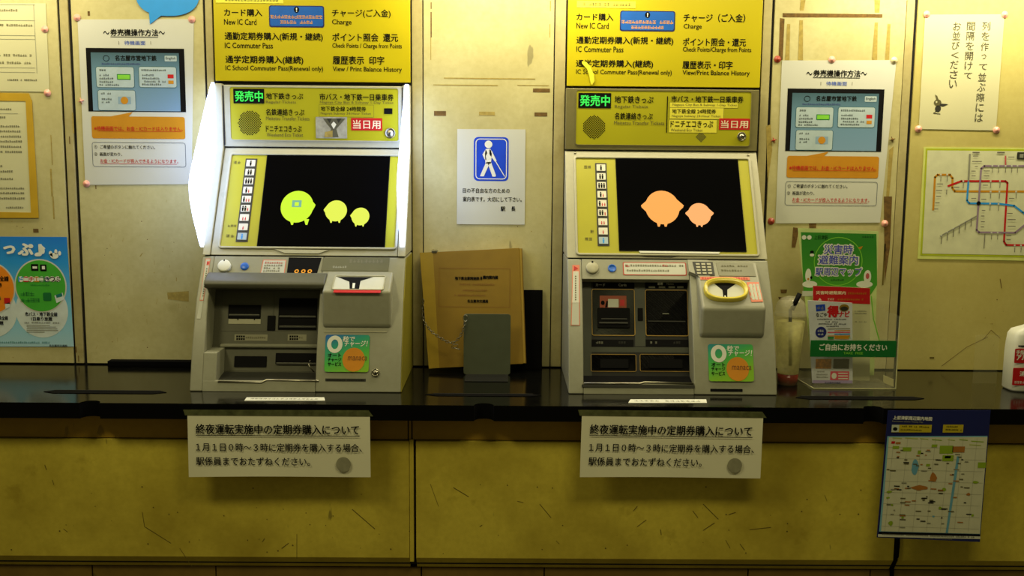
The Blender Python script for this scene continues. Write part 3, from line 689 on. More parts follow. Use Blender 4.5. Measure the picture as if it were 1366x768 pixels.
L = dict(label='left ticket machine with two glowing white side fins and three yellow shapes on its screen',
    head=(307.5, 117, 531.5, 187), led=(311.5, 118.5, 352.5, 138), grille=(333.5, 164, 15.5, 16.5, 3.1),
    htext=[('地下鉄きっぷ', 355, 124, 404.5, 132.5, .02), ('Regular Tickets', 355, 134.3, 395, 139, 0), ('名鉄連絡きっぷ', 355, 145.3, 406, 154, .02), ('Meitetsu Transfer Tickets', 355, 155.5, 413, 160.5, 0),
           ('ドニチエコきっぷ', 355, 167.5, 402.5, 176, .02), ('Weekend Eco Ticket', 356, 177.5, 404.5, 182.5, 0), ('市バス・地下鉄一日乗車券', 426.5, 125, 525, 134, .02), ('Nagoya City Bus & Subway 1-Day Ticket', 427, 135, 525, 139.3, 0),
           ('地下鉄全線 24時間券', 428, 142, 488.5, 148.5, .015), ('Nagoya Subway 24-Hour Ticket', 428, 149.8, 495, 153.8, 0)],
    hstrips=[(426, 140, 498.5, 155.8, False)], today=(468.5, 157.5, 510, 174), hlock=(520.5, 177.5, 7),
    mon=(302, 208, 530, 330), screen=(350.5, 208.5, 516.5, 329.5), blobs=blobs_L, icons=((333.5, 218.5), (325, 316), 5.6, 0), mtext=[(312, 215, 322, 219), (304, 300, 316, 303), (302, 313, 314, 317)],
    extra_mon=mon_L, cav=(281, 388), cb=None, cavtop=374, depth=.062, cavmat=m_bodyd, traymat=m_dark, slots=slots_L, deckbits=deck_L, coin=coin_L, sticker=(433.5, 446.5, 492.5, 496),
    stmat=grad('sticker_gradient', [(0, (130, 186, 20)), (.40, (70, 184, 70)), (.68, (30, 160, 130)), (1, (10, 90, 196))], 'Z', -.005, .112, axis2=-.35))
L['cav'] = ((279.5, 388), (427, 388))
ml = machine(-.777, -.253, True, L)
b = MB(); l, tp, r, bt = 421.5, 156, 463, 184.5
b.rect(head_pl, l, tp, r, bt, .003, M('mirror_silver', (176, 176, 160), .2, var=.3, scale=60, spec=.8), h0=.0)
b.quad(head_pl, [(431, 158), (461, 158), (449, 172), (452, 183), (437, 183), (442, 172)], .0034, M('painted_reflection', (96, 96, 78), .3)); b.quad(head_pl, [(436, 158), (443, 158), (440, 164)], .0038, m_dark); b.quad(head_pl, [(449, 158), (456, 158), (452, 164)], .0038, m_dark); b.quad(head_pl, [(445.5, 162), (449, 166), (445.5, 172), (442, 166)], .004, m_white)  # grey, dark and bright shapes paint the mirror's reflections
b.quad(head_pl, [(434, 176), (444, 174), (444, 183), (433, 183)], .0037, m_residue2); b.obj('mirror_window', ml, label='small silvery mirror window with painted reflections')  # brownish patch is part of the painted reflection
b = MB(); b.rect(head_pl, 512.5, 144.5, 523.5, 152, .0022, m_black, h0=.0); b.obj('sensor_window', ml)
b = MB(); b.prof([(.002, 1.111), (.172, 1.111), (.237, 1.010), (.285, .888), (.312, .7915), (.002, .7915)], -.2529, -.2512, m_side); b.obj('side_panel', ml, label='yellowish side panel')
# side columns and glowing fins
for x0, x1, fx in ((-.777, -.7575, (-.781, -.7775)), (-.2735, -.253, (-.2695, -.258))):
    b = MB(); b.prof([(.0, 1.563), (.022, 1.563), (.020, 1.397), (.176, 1.1165), (.0, 1.1165)], x0, x1, m_bezel); b.obj('side_column', ml, bevel=.002)
fin = [(.0195, 1.566), (.066, 1.520), (.131, 1.443), (.19, 1.372), (.228, 1.325), (.240, 1.298), (.236, 1.262), (.214, 1.215), (.165, 1.142), (.155, 1.135), (.018, 1.392), (.016, 1.54)]
for x0, x1 in ((-.7865, -.7775), (-.268, -.2575)):
    b = MB(); b.prof(fin, x0, x1, m_fin); b.obj('glowing_fin', ml, label='curved glowing white side fin', bevel=.001)
for x0, x1 in ((-.7575, -.754), (-.2765, -.2735)):
    b = MB(); b.box(x0, x1, -.019, -.0, 1.40, 1.558, m_gap); b.obj('joint_seal', ml)

# ---------------------------------------------------------------- right machine
def blobs_R(sc):
    b = MB(); logo_bird(b, mon_pl, 883.3, 277.5, 22.8, 22.4, m_glow_o, (-1, 1), (-.2, .2)); b.obj('glowing_shape', sc, label='large orange glowing round shape')
    b = MB(); logo_bird(b, mon_pl, 932.8, 286.5, 15.2, 14.8, m_glow_o2, (-1, 1), (-.2, .2)); b.obj('glowing_shape', sc, label='small peach glowing round shape')
def mon_R(t):
    b = MB(); b.quad(mon_pl, [(852, 336), (960, 337.6), (958, 339.8), (854, 338.4)], .0072, m_white, h0=.003); b.quad(mon_pl, [(844, 340.5), (910, 341.5), (896, 343.6), (862, 343)], .0012, m_dark); b.obj('white_tape_strip', t)
    for c in ((767, 204), (998, 207)):
        b = MB(); b.lathe(mon_pl.W(*c), [(.0035, 0), (.003, .003), (.0003, .0035)], m_steel, 12, mon_pl.N); b.obj('screw', t)
def deck_R(t):
    b = MB(); c = deck_pl.W(790, 358); b.lathe(c, [(.0162, -.001), (.0162, .006), (.014, .0075), (.0005, .0075)], m_bezel, 28, deck_pl.N); b.disc(deck_pl, 790, 351, 1.4, .0078, m_ink); b.obj('call_button', t)
    b = MB(); c = deck_pl.W(816.5, 358); b.lathe(c, [(.0108, -.001), (.0108, .003), (.0085, .0035), (.0080, .002), (.0005, .002)], m_bluebtn, 24, deck_pl.N); b.obj('blue_button', t, label='small round blue button')
    b = MB(); b.rect(deck_pl, 831, 350, 915.5, 367.3, .001, M('red_border', (190, 60, 40), .5), h0=.0002, rad=.003); b.rect(deck_pl, 832.2, 351, 914.3, 366.3, .0013, m_paper, rad=.003)
    b.scrib(deck_pl, 834, 353.2, 912, 356, .0017, m_ink2); b.scrib(deck_pl, 836, 359.8, 893, 362.6, .0017, m_ink2); b.scrib(deck_pl, 834, 353, 841, 356.2, .0019, m_red); b.scrib(deck_pl, 880, 353, 891, 356, .0019, m_red); b.obj('instruction_label', t)
    b = MB(); b.quad(deck_pl, [(763.5, 353.5), (773, 353.5), (773.3, 404), (762.5, 404)], .001, M('pale_red_print', (226, 130, 100), .5), h0=.0002); b.quad(deck_pl, [(764.5, 362), (772, 362), (772.3, 404), (763.3, 404)], .0014, m_paper); b.quad(mid_pl, [(762.5, 404), (773.3, 404), (773.5, 434), (761.5, 434)], .001, MATS['pale_red_print'], h0=.0002); b.quad(mid_pl, [(763.3, 404), (772.3, 404), (772.5, 433.3), (762.5, 433.3)], .0014, m_paper)
    b.quad(deck_pl, [(765.5, 355), (771.5, 358.2), (765.5, 361.4)], .0018, m_red); [b.rect(deck_pl, 767, 368+k*3.1, 768.6, 369.6+k*3.1, .0018, m_ink2) for k in range(11)]; b.obj('vertical_label', t)
def slots_R(t, cav, cp, c0, c1):
    gm = M('cavity_grey_green', (62, 66, 54), .45)
    b = MB(); b.rect(cav, 777.5, 377, 789, 505, .002, gm, h0=.0008); b.rect(cav, 846.5, 377, 860.5, 462, .002, gm, h0=.0008); b.rect(cav, 778, 463, 921, 470, .0022, gm, h0=.0008); b.rect(cav, 791, 377, 846, 384.5, .003, m_black, h0=.0008); b.rect(cav, 861, 377, 918, 384.5, .003, m_black, h0=.0008)
    b.text(cav, 'カード', 794.5, 378.3, 807, 382, .0034, m_paper, .02); b.text(cav, 'Cards', 825, 378.6, 835.5, 382, .0034, m_paper, .02); b.text(cav, '紙幣', 877, 376.6, 884, 380.5, .0034, m_white, .04); b.text(cav, 'Notes', 889, 377.2, 898.5, 380.2, .0034, m_grayp, .02)
    for x in (865, 878.5, 891.5, 903): b.rect(cav, x, 381.8, x+8.5, 384.4, .0034, m_grayp)
    b.obj('caption_plate', t)
    for q, nm in (((790, 386.5, 846, 447, 1), 'card_slot'), ((861.5, 387.5, 917, 447.5, 1), 'banknote_slot')):
        b = MB(); b.rect(cav, *q[:4], .0012, gm if nm == 'card_slot' else m_black, h0=.0008, rad=.004); b.ring(cav, *q[:4], .0035, m_goldline, .0016, .004, h0=.0008)
        if nm == 'card_slot':
            b.rect(cav, 797, 411, 840, 437, .006, m_black, h0=.001, rad=.003); b.rect(cav, 802, 425, 836, 426.4, .008, m_dark, h0=.005); b.rect(cav, 799, 430, 837, 432, .009, m_dark, h0=.005)
        else: b.rect(cav, 883.5, 418, 892, 419, .003, m_grayp); b.rect(cav, 864, 428, 914, 429.3, .004, m_dark, h0=.001)
        b.obj(nm, t)
    b = MB(); b.rect(cav, 800, 394.5, 835.5, 410.5, .0025, M('card_red', (150, 62, 26), .5), h0=.001); b.rect(cav, 811, 399, 825, 410, .003, m_paper); b.ell(cav, 804, 404, 2.6, 3, .003, m_ink); b.quad(cav, [(807, 410), (809, 401), (811, 402), (810, 410)], .0032, m_ink)
    b.rect(cav, 827, 400, 833, 408, .003, m_red); b.obj('card_picture', t)
    slot(t, cav, 850.5, 411, 857.5, 428, 'receipt_window')
    for l, r in ((789, 845), (861, 918)):
        b = MB(); b.rect(cav, l, 453, r, 462, .003, m_black, h0=.0008); b.scrib(cav, l+6, 455.5, l+16, 458.5, .0034, m_grayp); b.scrib(cav, r-20, 455.5, r-10, 458.5, .0034, m_dark)
        b.obj('caption_plate', t)
    for q in ((788.5, 473, 848, 495), (854, 473, 920, 495)):
        b = MB(); b.rect(cav, *q, .0012, m_black, h0=.0008, rad=.003); b.ring(cav, *q, .0035, m_goldline, .0011, .003, h0=.0008); b.rect(cav, q[0]+12, 479, q[2]-10, 491, .005, m_black, h0=.001, rad=.002); b.obj('ticket_outlet', t)
    b = MB(); b.tube([foot_pl.W(779, 511), foot_pl.W(853, 511.5), foot_pl.W(860, 509.5), foot_pl.W(925, 511.5)], .0028, m_steel); b.obj('tray_rail', t)
    b = MB(); b.rect(foot_pl, 776, 513, 926.5, 517, .0025, m_dark, h0=0, rad=.002); b.obj('lower_groove', t)
def coin_R(t):
    x0, x1 = wallp(.3).m(937.5, 411)[0], wallp(.3).m(1024.5, 411)[0]
    Z = lambda y, d: wallp(d).m(970, y)[1]
    A, Bc, C_, D_ = (.176, 1.1125), (.290, Z(411, .290)), (.282, Z(447, .282)), (.258, Z(456, .27))
    xl = deck_pl.m(918, 350)[0]
    b = MB(); b.prof([(.15, 1.10), A, Bc, C_, D_, (.2, D_[1])], x0, x1, m_body); b.obj('coin_unit', t, bevel=.009, seg=4)
    A2 = (.190, A[1]-(A[1]-Bc[1])*.14)
    tp = slope(A, Bc); tp.O += tp.N*.0004
    b = MB(); b.quad(tp, [(917, 346.5), (945, 347), (947, 371), (934, 371), (929, 366), (919, 362)], .001, m_body, h0=-.01); b.obj('deck_shoulder', t)
    b = MB(); b.quad(tp, [(923.5, 349.5), (950.5, 349.8), (953.5, 367.5), (928, 367.5)], .0018, m_dark, h0=0)
    for j in range(4):
        for i in range(3): b.rect(tp, 928+i*7.4+j*.6, 352+j*4, 933+i*7.4+j*.6, 354.2+j*4, .0034, m_bezel, h0=.0015)
    b.obj('keypad', t)
    b = MB(); b.quad(tp, [(955, 350.5), (1004, 351.5), (1008.5, 368.5), (959.5, 368)], .0012, m_grayp, h0=0); b.scrib(tp, 962, 354, 998, 356.5, .0016, m_ink2); b.scrib(tp, 962, 360, 990, 362.6, .0016, m_ink2); b.obj('caption_plate', t)
    b = MB(); pr = M('pale_red_print', (226, 130, 100), .5); b.rect(tp, 934, 369.5, 1000, 373.4, .0012, pr, h0=0); b.scrib(tp, 936, 370.2, 998, 372.8, .0016, m_red); b.quad(tp, [(996, 376.5), (1012, 376.5), (1018, 402.5), (1002.5, 403)], .0012, pr, h0=0)
    for k in range(3): b.scrib(tp, 1000+k*4+k, 379, 1002.5+k*4+k, 400, .0016, m_paper)
    b.obj('red_label', t)
    # gilt oval ring of the coin opening
    u = tp.box(938.5, 374, 997, 403); b = MB(); uc, vc, a_, b_ = (u[0]+u[2])/2, (u[1]+u[3])/2, (u[2]-u[0])/2, (u[3]-u[1])/2; n = 40; vs = []
    def sup(k, i):
        th = 2*math.pi*i/n; c, s = math.cos(th), math.sin(th)
        return (uc+(a_-k)*math.copysign(abs(c)**.8, c), vc+(b_-k)*math.copysign(abs(s)**.8, s))
    R = [(0, 0), (0, .012), (.002, .014), (.0045, .014), (.006, .0115), (.0075, .012), (.009, .009), (.010, .002)]
    for k, h in R: vs += [tp.P(*sup(k, i), h) for i in range(n)]
    b.add(vs, [(j*n+i, j*n+(i+1) % n, (j+1)*n+(i+1) % n, (j+1)*n+i) for j in range(len(R)-1) for i in range(n)], m_gold, smooth=True); b.obj('coin_ring', t, label='gilt oval ring')
    b = MB(); b.add([tp.P(*sup(.009, i), .0022) for i in range(n)], [tuple(range(n))], m_paper)
    b.quad(tp, [(950, 377), (984, 377.5), (970, 387), (970, 399.5), (965, 399.5), (963.5, 387.5)], .0026, m_black); b.quad(tp, [(966, 395), (968, 395), (968, 399.5), (966.5, 399.5)], .003, m_white); b.obj('coin_slot', t)
    b = MB(); b.rect(foot_pl, 947.5, 518.5, 990.5, 522.3, .0008, m_black, h0=0, rad=.001); b.obj('vent_slot', t)
Rm = dict(label='right ticket machine with two orange shapes on its screen and a gilt oval coin ring',
    head=(768.5, 121.5, 1001, 193.5), led=(771.5, 124, 815, 144), grille=(792.5, 169.5, 15, 15.5, 3.1),
    htext=[('地下鉄きっぷ', 820, 128, 871.5, 137.5, .02), ('Regular Tickets', 820, 140, 864, 145, 0), ('名鉄連絡きっぷ', 820, 150.5, 870.5, 159.3, .02), ('Meitetsu Transfer Tickets', 819, 161.5, 886, 166.5, 0),
           ('市バス・地下鉄一日乗車券', 895.5, 128, 991.5, 136.7, .02), ('Nagoya City Bus & Subway 1-Day Ticket', 897, 138.2, 983, 142.2, 0), ('地下鉄全線 24時間券', 896.5, 145.3, 955, 151.5, .015),
           ('Nagoya Subway 24-Hour Ticket', 896, 153.2, 961, 157, 0), ('ドニチエコきっぷ', 894.5, 161, 951, 169.7, .02), ('Weekend Eco Ticket', 894.5, 171.5, 937, 175.2, 0)],
    divider=(889, 128.5, 890.3, 177), hstrips=[(893.5, 137, 984, 143.5, True), (893.5, 144, 965, 158.5, True), (892.5, 159.8, 956, 176.8, True)],
    today=(959, 158, 1000, 173), hlock=(989, 182, 6), mon=(769.5, 212.5, 1004, 339), screen=(824, 213.5, 989, 335), blobs=blobs_R,
    icons=((801.8, 224.5), (804.5, 321.5), 5.6, 0), mtext=[(779, 221, 789, 225), (782, 307, 793, 311), (780, 317, 791, 321)], extra_mon=mon_R, cav=((777, 388), (921, 388)), cavtop=372.5, depth=.048, traymat=m_black,
    cavmat=M('cavity_black', (20, 20, 18), .5), slots=slots_R, deckbits=deck_R, coin=coin_R, sticker=(945, 459, 1005, 508.5), stmat=MATS['sticker_gradient'])
mr = machine(.165, .686, False, Rm)
b = MB(); grille(b, head_pl, 935, 182.5, 6, 6, 3, .0012); b.obj('small_grille', mr)
# ================================================================== PAPERS ON THE WALL
P0 = wallp(.0012)
def sheet(name, px4, label, cat, mat, group=None, pl=P0, rot=False):
    """a thin sheet lying on plane pl, its four corners given as pixels"""
    c = pl.W(sum(p[0] for p in px4)/4, sum(p[1] for p in px4)/4)
    b = MB(); b.quad(pl, px4, .0006, mat, h0=-.0004)
    return b.obj(name, label=label, cat=cat, group=group, org=c)

# instruction poster (left), copied for the right one
def instruction(label):
    t = sheet('instruction_poster', [(103.5, 26), (258.5, 25.5), (255.5, 245.5), (114, 246.5)], label, 'poster', m_paper, 'instruction posters with a screen photograph')
    pl = P0; H = .0012
    b = MB()
    b.text(pl, '～', 138, 41.5, 146, 46, H, m_ink, .01); b.text(pl, '券売機操作方法', 147.5, 39, 211, 48, H, m_ink, .03); b.text(pl, '～', 212, 41.5, 220, 46, H, m_ink, .01); b.rect(pl, 147.5, 49, 211, 49.8, H, m_ink)
    b.text(pl, '待機画面', 166, 54.5, 194, 60, H, M('title_blue', (70, 100, 190), .6), .01); b.rect(pl, 158.5, 55, 159, 59.5, H, m_ink2); b.rect(pl, 201, 55, 201.5, 59.5, H, m_ink2)
    b.text(pl, '※待機画面では、お金・ICカードは入りません。', 126, 168.5, 244, 174.5, H+.0008, m_red, .012); b.rect(pl, 131, 174.9, 243, 175.4, H+.0008, m_red)
    b.ring(pl, 124, 190.5, 247.5, 222, H, M('outline_slate', (70, 84, 96), .6), .0012, .006)
    b.text(pl, '①  ご希望のボタンに触れてください。', 126, 193.5, 207, 198.7, H, m_ink, .012); b.text(pl, '②  画面が変わり、', 126, 203, 163, 208, H, m_ink, .012)
    b.text(pl, 'お金・ICカードが投入できるようになります。', 134, 212, 238, 217.5, H, m_red, .01); b.rect(pl, 134, 218.3, 236, 218.9, H, m_red)
    b.obj('lettering', t)
    b = MB(); b.rect(pl, 122.5, 155.5, 247, 185, H, m_orange, rad=.006); b.quad(pl, [(144, 156), (170, 157), (177.5, 149.5)], H+.0001, m_orange); b.obj('orange_caption', t)
    b = MB(); b.rect(pl, 116.5, 64.5, 247, 149, H, m_black, h0=.0006); b.rect(pl, 123, 70.5, 240, 148, H+.0005, grad('photo_screen_blue', [(0, (120, 156, 186)), (.6, (96, 136, 160)), (1, (50, 84, 96))], 'Z', -.02, .14))
    bb = M('photo_teal', (30, 90, 100), .5); pk = M('photo_pale', (178, 198, 202), .5); hh = H+.001
    b.ring(pl, 138.5, 74.5, 145.5, 81, hh, m_ink, .0014, .006); b.text(pl, '名古屋市営地下鉄', 154, 74, 209, 81, hh, m_ink, .03); b.rect(pl, 220, 74.5, 236, 82, hh, pk, rad=.002); b.text(pl, 'English', 221.5, 76, 234.5, 80.6, hh+.0003, m_ink)
    b.scrib(pl, 136, 84, 188, 86.5, hh, M('photo_indigo', (60, 70, 140), .5))
    for q in ((129, 89.5, 179, 116.5), (186, 89.5, 235.5, 116.5), (131.5, 120.5, 181, 147)):
        b.rect(pl, *q, hh, pk, rad=.005); b.ring(pl, *q, hh, bb, .0012, .005)
    for l, tt, r in ((133, 92.5, 142), (133, 99, 146), (133, 103.5, 152), (133, 108, 152), (133, 112, 160), (189, 92.5, 222), (190, 99, 206), (190, 103.5, 214), (190, 107.5, 222), (190, 111.5, 216), (135, 123.5, 149), (136, 131, 150), (136, 135, 150)):
        b.scrib(pl, l, tt, r, tt+2.5, hh+.0003, m_ink)
    b.rect(pl, 156.5, 99, 174.5, 106.5, hh+.0003, m_green); b.rect(pl, 157.5, 100, 173.5, 105.5, hh+.0005, m_lime); b.rect(pl, 224, 99.5, 232, 104.5, hh+.0003, m_red); b.rect(pl, 225, 107.5, 232, 112, hh+.0003, m_orange)
    b.rect(pl, 158, 129, 175, 139, hh+.0003, M('photo_grey_blue', (140, 170, 190), .5)); b.disc(pl, 166.5, 134, 5, hh+.0005, m_orange)
    b.obj('screen_photograph', t); return t
ip = instruction('white machine instruction poster on the wall left of the glowing left machine')
pa = P0.W(180.5, 135.5); pb = P0.W(1109.5, 188.5)
copy_tree(ip, pb-pa, 'white machine instruction poster on the wall right of the right machine')

# blue speech bubble
n = 36; b = MB(); u = P0.box(181, -38, 266, 21.5); uc, vc, a_, b_ = (u[0]+u[2])/2, (u[1]+u[3])/2, (u[2]-u[0])/2, (u[3]-u[1])/2
b.poly(P0, [(uc+a_*math.copysign(abs(math.cos(2*math.pi*i/n))**.85, math.cos(2*math.pi*i/n)), vc+b_*math.copysign(abs(math.sin(2*math.pi*i/n))**.85, math.sin(2*math.pi*i/n))) for i in range(n)], .003, m_sky, h0=.002)
b.poly(P0, [P0.m(*q) for q in ((199, 14), (228, 12), (214, 22), (200.5, 32.5))], .00305, m_sky, h0=.002)
b.obj('speech_bubble', label='bright blue paper speech bubble above the left instruction poster', cat='cutout')

# guide-dog / white cane notice in the middle
t = sheet('white_cane_notice', [(610, 172), (701, 172.5), (700, 299.5), (609.5, 299)], 'white notice with a blue white-cane walker sign between the machines', 'notice', m_paper)
b = MB(); b.rect(P0, 632, 182.7, 678.5, 241.3, .001, M('sign_blue', (16, 70, 214), .5), h0=.0006, rad=.012); b.uring(P0, P0.box(635.4, 186, 675.1, 238), .0015, m_white, .0022, .009); sg = b.obj('blue_sign', t)
b = MB(); h = .0016; b.disc(P0, 651.7, 192.5, 5.1, h, m_white)
for q in (((648, 198.5), (654.5, 198.5), (656, 205), (655, 218), (647.5, 218), (647, 206)), ((648, 199), (650, 204), (648, 208), (649, 213), (646.5, 212.5), (643.5, 206)),
          ((653, 199), (656, 201), (662.5, 214.5), (660.5, 216), (653, 206)), ((648.5, 216), (653.5, 217), (645.5, 235), (640.5, 235), (641, 233)), ((650, 216), (655, 216), (661.5, 233.5), (661, 235.5), (657, 235.5))):
    b.quad(P0, q, h, m_white)
b.line(P0, [(661, 215), (673, 235)], .0022, h, m_white); b.obj('walking_figure', sg)
b = MB(); b.text(P0, '目の不自由な方のための', 617.5, 251, 680, 257.3, .0012, m_ink, .015); b.text(P0, '案内表です。大切にして下さい。', 617.5, 262.5, 696, 269, .0012, m_ink, .015)
b.text(P0, '駅', 668, 275.5, 674, 281.5, .0012, m_ink, .03); b.text(P0, '長', 682, 275.5, 687.5, 281.5, .0012, m_ink, .03); b.obj('lettering', t)

# papers on the far left
t = sheet('paper_notice', [(-60, 4), (61, 4.5), (66, 122.5), (-60, 121)], 'plain typed paper notice at the top left, above the yellow-taped one', 'notice', m_paper2)
b = MB()
for y, r in ((12, 24), (32, 44), (72, 46), (82, 42)): b.scrib(P0, -30, y, r, y+3.2, .0012, m_ink2)
b.scrib(P0, 10, 105.5, 50, 108, .0012, m_ink)
for y in (6, 27, 47, 52, 90, 96): b.rect(P0, -30, y, 47, y+.5, .0012, m_grayp)
b.rect(P0, 47, 6, 47.5, 98, .0012, m_grayp); b.obj('lettering', t)
t = sheet('taped_notice', [(-60, 124), (36, 126), (48.5, 286), (-60, 288)], 'typed paper notice framed with yellow tape on the far left', 'notice', m_paper2)
b = MB()
b.quad(P0, [(-60, 123), (39, 124.5), (42.5, 135), (-60, 134)], .0018, m_ytape, h0=.0006); b.quad(P0, [(34.5, 133), (42.8, 133), (52, 290.5), (42, 290)], .0019, m_ytape, h0=.0006); b.quad(P0, [(-60, 281.5), (50, 283.5), (51.5, 290.5), (-60, 290.5)], .002, m_ytape, h0=.0006)
b.obj('yellow_tape', t)
b = MB()
for y, r in ((144, 16), (155, 8), (167, 27), (173.5, 28), (180.5, 29), (187, 30), (194, 29), (201, 30), (220, 4), (227, 18), (237, 18), (249.5, 33), (256, 33), (263, 34)): b.scrib(P0, -30, y, r, y+2.8, .0012, m_ink)
b.rect(P0, -30, 151, 24, 151.5, .0012, m_grayp); b.scrib(P0, 8, 275.5, 32, 278, .0012, m_ink); b.obj('lettering', t)
t = sheet('ticket_poster', [(-90, 315), (89, 316), (98.5, 462), (-90, 462.5)], 'blue poster with overlapping orange and green circles at lower left', 'poster',
          grad('poster_sky', [(0, (176, 214, 226)), (.35, (120, 196, 226)), (.75, (36, 150, 226)), (1, (24, 120, 220))], 'Z', -.16, .16))
b = MB(); pc = M('circle_pale', (214, 226, 222), .6)
b.ell(P0, 56, 414, 35, 36, .0009, pc, n=36); b.ell(P0, -12, 414, 35, 36, .001, pc, n=36)
b.ell(P0, 54.5, 381, 34.8, 35.8, .0013, m_paper, n=40); b.ell(P0, -14, 384, 34.8, 35.8, .0014, m_paper, n=40)
b.ell(P0, 54.5, 381, 33, 34, .0017, M('circle_green', (70, 176, 50), .5), n=40); b.ell(P0, -14, 384, 33, 34, .0018, M('circle_orange', (240, 140, 20), .5), n=40)
b.obj('printed_circles', t)
b = MB(); h = .0022
b.text(P0, 'っ', 6, 328, 20, 338, h, m_white, .06); b.text(P0, 'ぷ', 25, 325, 44, 340, h, m_white, .06); b.text(P0, '♪', 48, 326, 60, 341, h, m_white, .05)
b.ell(P0, 73, 341, 5.5, 4, h, m_white); b.ell(P0, 68, 337.5, 2.4, 3, h, m_white); b.ell(P0, 75, 335.5, 2, 3.4, h, m_white); b.ell(P0, 80, 337.5, 2, 3, h, m_white); b.quad(P0, [(66, 339), (70, 337), (71, 343)], h, m_white)
b.rect(P0, 42, 352, 51.5, 361, h, m_ink, rad=.001); b.rect(P0, 54, 352.5, 62.5, 361.5, h, m_ink, rad=.001); b.rect(P0, 44, 355, 50, 358, h+.0003, m_white); b.rect(P0, 56.5, 354.5, 60.5, 359, h+.0003, m_white)
x = 25
for ch, mt in zip('ドニチエコきっぷ', (m_sky, m_red, m_red, m_orange, m_green, m_navy, m_ink, m_ink)):
    b.ell(P0, x+3.4, 372, 3.9, 4, h, m_white, n=10); b.text(P0, ch, x, 368.8, x+6.6, 375.6, h+.0003, mt, .025); x += 7
b.scrib(P0, 41, 378.8, 67, 381.2, h, m_green)
dg = M('circle_green_dark', (16, 110, 50), .5)
b.scrib(P0, 28, 389, 53, 394.5, h, dg, .92); b.scrib(P0, 28, 397.5, 54, 403, h, dg, .92); b.rect(P0, 58, 390, 69, 401, h, dg, rad=.004); b.quad(P0, [(73, 394), (84, 390), (86, 399), (76, 404)], h, pc); b.quad(P0, [(75, 393), (83, 390.5), (84, 395), (76, 397)], h+.0003, M('teal_print', (20, 120, 110), .5))
b.text(P0, '市バス・地下鉄全線', 34, 416, 77, 421.5, h, m_ink, .03); b.text(P0, '1日乗り放題', 42, 422.5, 70, 427.5, h, m_ink, .03); b.scrib(P0, 33, 429, 80, 431.3, h, m_ink2)
for k, r in enumerate((67, 75, 77, 78, 60)): b.rect(P0, 36, 433+k*2.3, r, 433.8+k*2.3, h, m_grayp)
b.text(P0, '全線', 0, 368, 12, 375, h, m_ink, .04); b.text(P0, '券', -2, 377, 3, 383, h, m_ink, .04); b.rect(P0, 6, 397, 14, 405, h, m_red); b.quad(P0, [(7, 405), (13, 403), (14, 409), (8, 412)], h, pc)
b.scrib(P0, -40, 395, 3, 400, h, dg); b.text(P0, '地下鉄全線', -10, 421, 11, 426.5, h, m_ink, .03); b.text(P0, '放題', -6, 428, 5, 433, h, m_ink, .03)
b.scrib(P0, -40, 455, 67, 457.6, h, M('teal_print', (20, 120, 110), .5)); b.text(P0, '名古屋市交通局', 66, 459.2, 90, 462, h, m_ink, .02)
b.obj('lettering', t)

# vertical notice and route map on the right
t = sheet('queue_notice', [(1234, 19.5), (1340, 19), (1328.5, 174), (1225.5, 172)], 'cream notice with columns of vertical writing at the top right', 'notice', m_paper2)
b = MB()
def column(s, xt, yt, xb, yb, w_):
    n = len(s)
    for i, ch in enumerate(s):
        x = xt+(xb-xt)*i/(n-1); y = yt+(yb-yt)*i/(n-1); k = .6 if ch == 'っ' else 1
        hw = w_/2*k; tall = .7 if ch in 'くて' else 1.0
        b.text(P0, ch, x-hw, y-hw*1.05*tall, x+hw, y+hw*1.05*tall, .0012, M('pencil_grey', (84, 82, 58), .7), .006)
column('列を作って並ぶ際には', 1315.5, 35, 1305.5, 157, 10.5); column('間隔を開けて', 1295, 35, 1291, 101, 10.5); column('お並びください', 1276.5, 35, 1271, 112, 10.5); b.obj('lettering', t)
b = MB(); b.ell(P0, 1250.5, 137, 5, 4.5, .0012, m_ink2); b.ell(P0, 1251, 145, 4, 4.5, .0012, m_dark); b.quad(P0, [(1247, 126), (1250, 128), (1252, 133), (1249, 133)], .0013, m_ink2); b.quad(P0, [(1254, 138), (1265, 139), (1258, 142), (1253, 141)], .0013, m_dark)
b.line(P0, [(1249, 148), (1245, 151), (1254, 152)], .0015, .0013, m_ink); b.ell(P0, 1249, 136, 1.2, 1.4, .0015, m_paper2); b.obj('small_ink_drawing', t)
t = sheet('route_map', [(1232.5, 196), (1600, 199), (1600, 352), (1224, 345)], 'subway route map with a yellow-green border on the right wall', 'map', M('map_border_pale', (214, 222, 120), .6))
b = MB(); yg = M('map_border_green', (176, 190, 20), .6); b.quad(P0, [(1235, 198), (1598, 201), (1598, 347), (1227.5, 340.5)], .001, yg); b.quad(P0, [(1237, 200.5), (1596, 203.5), (1596, 344), (1230, 338)], .0013, M('map_paper', (214, 216, 176), .7)); b.obj('map_frame', t)
def mp(x, y): return (1200+x/4.265, 180+y/4.265)
b = MB(); h = .0017
for pts, wd, mt in (([(190, 425), (200, 240), (215, 226), (285, 226), (300, 245), (298, 300), (312, 320), (900, 322)], .0055, m_orange),
                    ([(275, 290), (350, 262), (600, 262), (612, 272), (592, 605), (605, 625), (900, 628)], .0052, m_red),
                    ([(390, 262), (382, 372), (395, 388), (560, 390), (650, 402), (700, 440), (800, 520)], .0050, m_sky),
                    ([(398, 110), (390, 262)], .0045, m_grayp), ([(760, 176), (480, 176), (462, 190), (436, 540), (450, 553), (655, 555), (760, 470)], .0050, M('map_lilac', (150, 128, 150), .6)),
                    ([(435, 462), (230, 575)], .004, m_grayp), ([(600, 120), (600, 176)], .004, M('map_rose', (200, 90, 90), .6))):
    b.line(P0, [mp(*q) for q in pts], wd, h, mt); h += .0002
tick = M('map_tick', (110, 106, 90), .7)
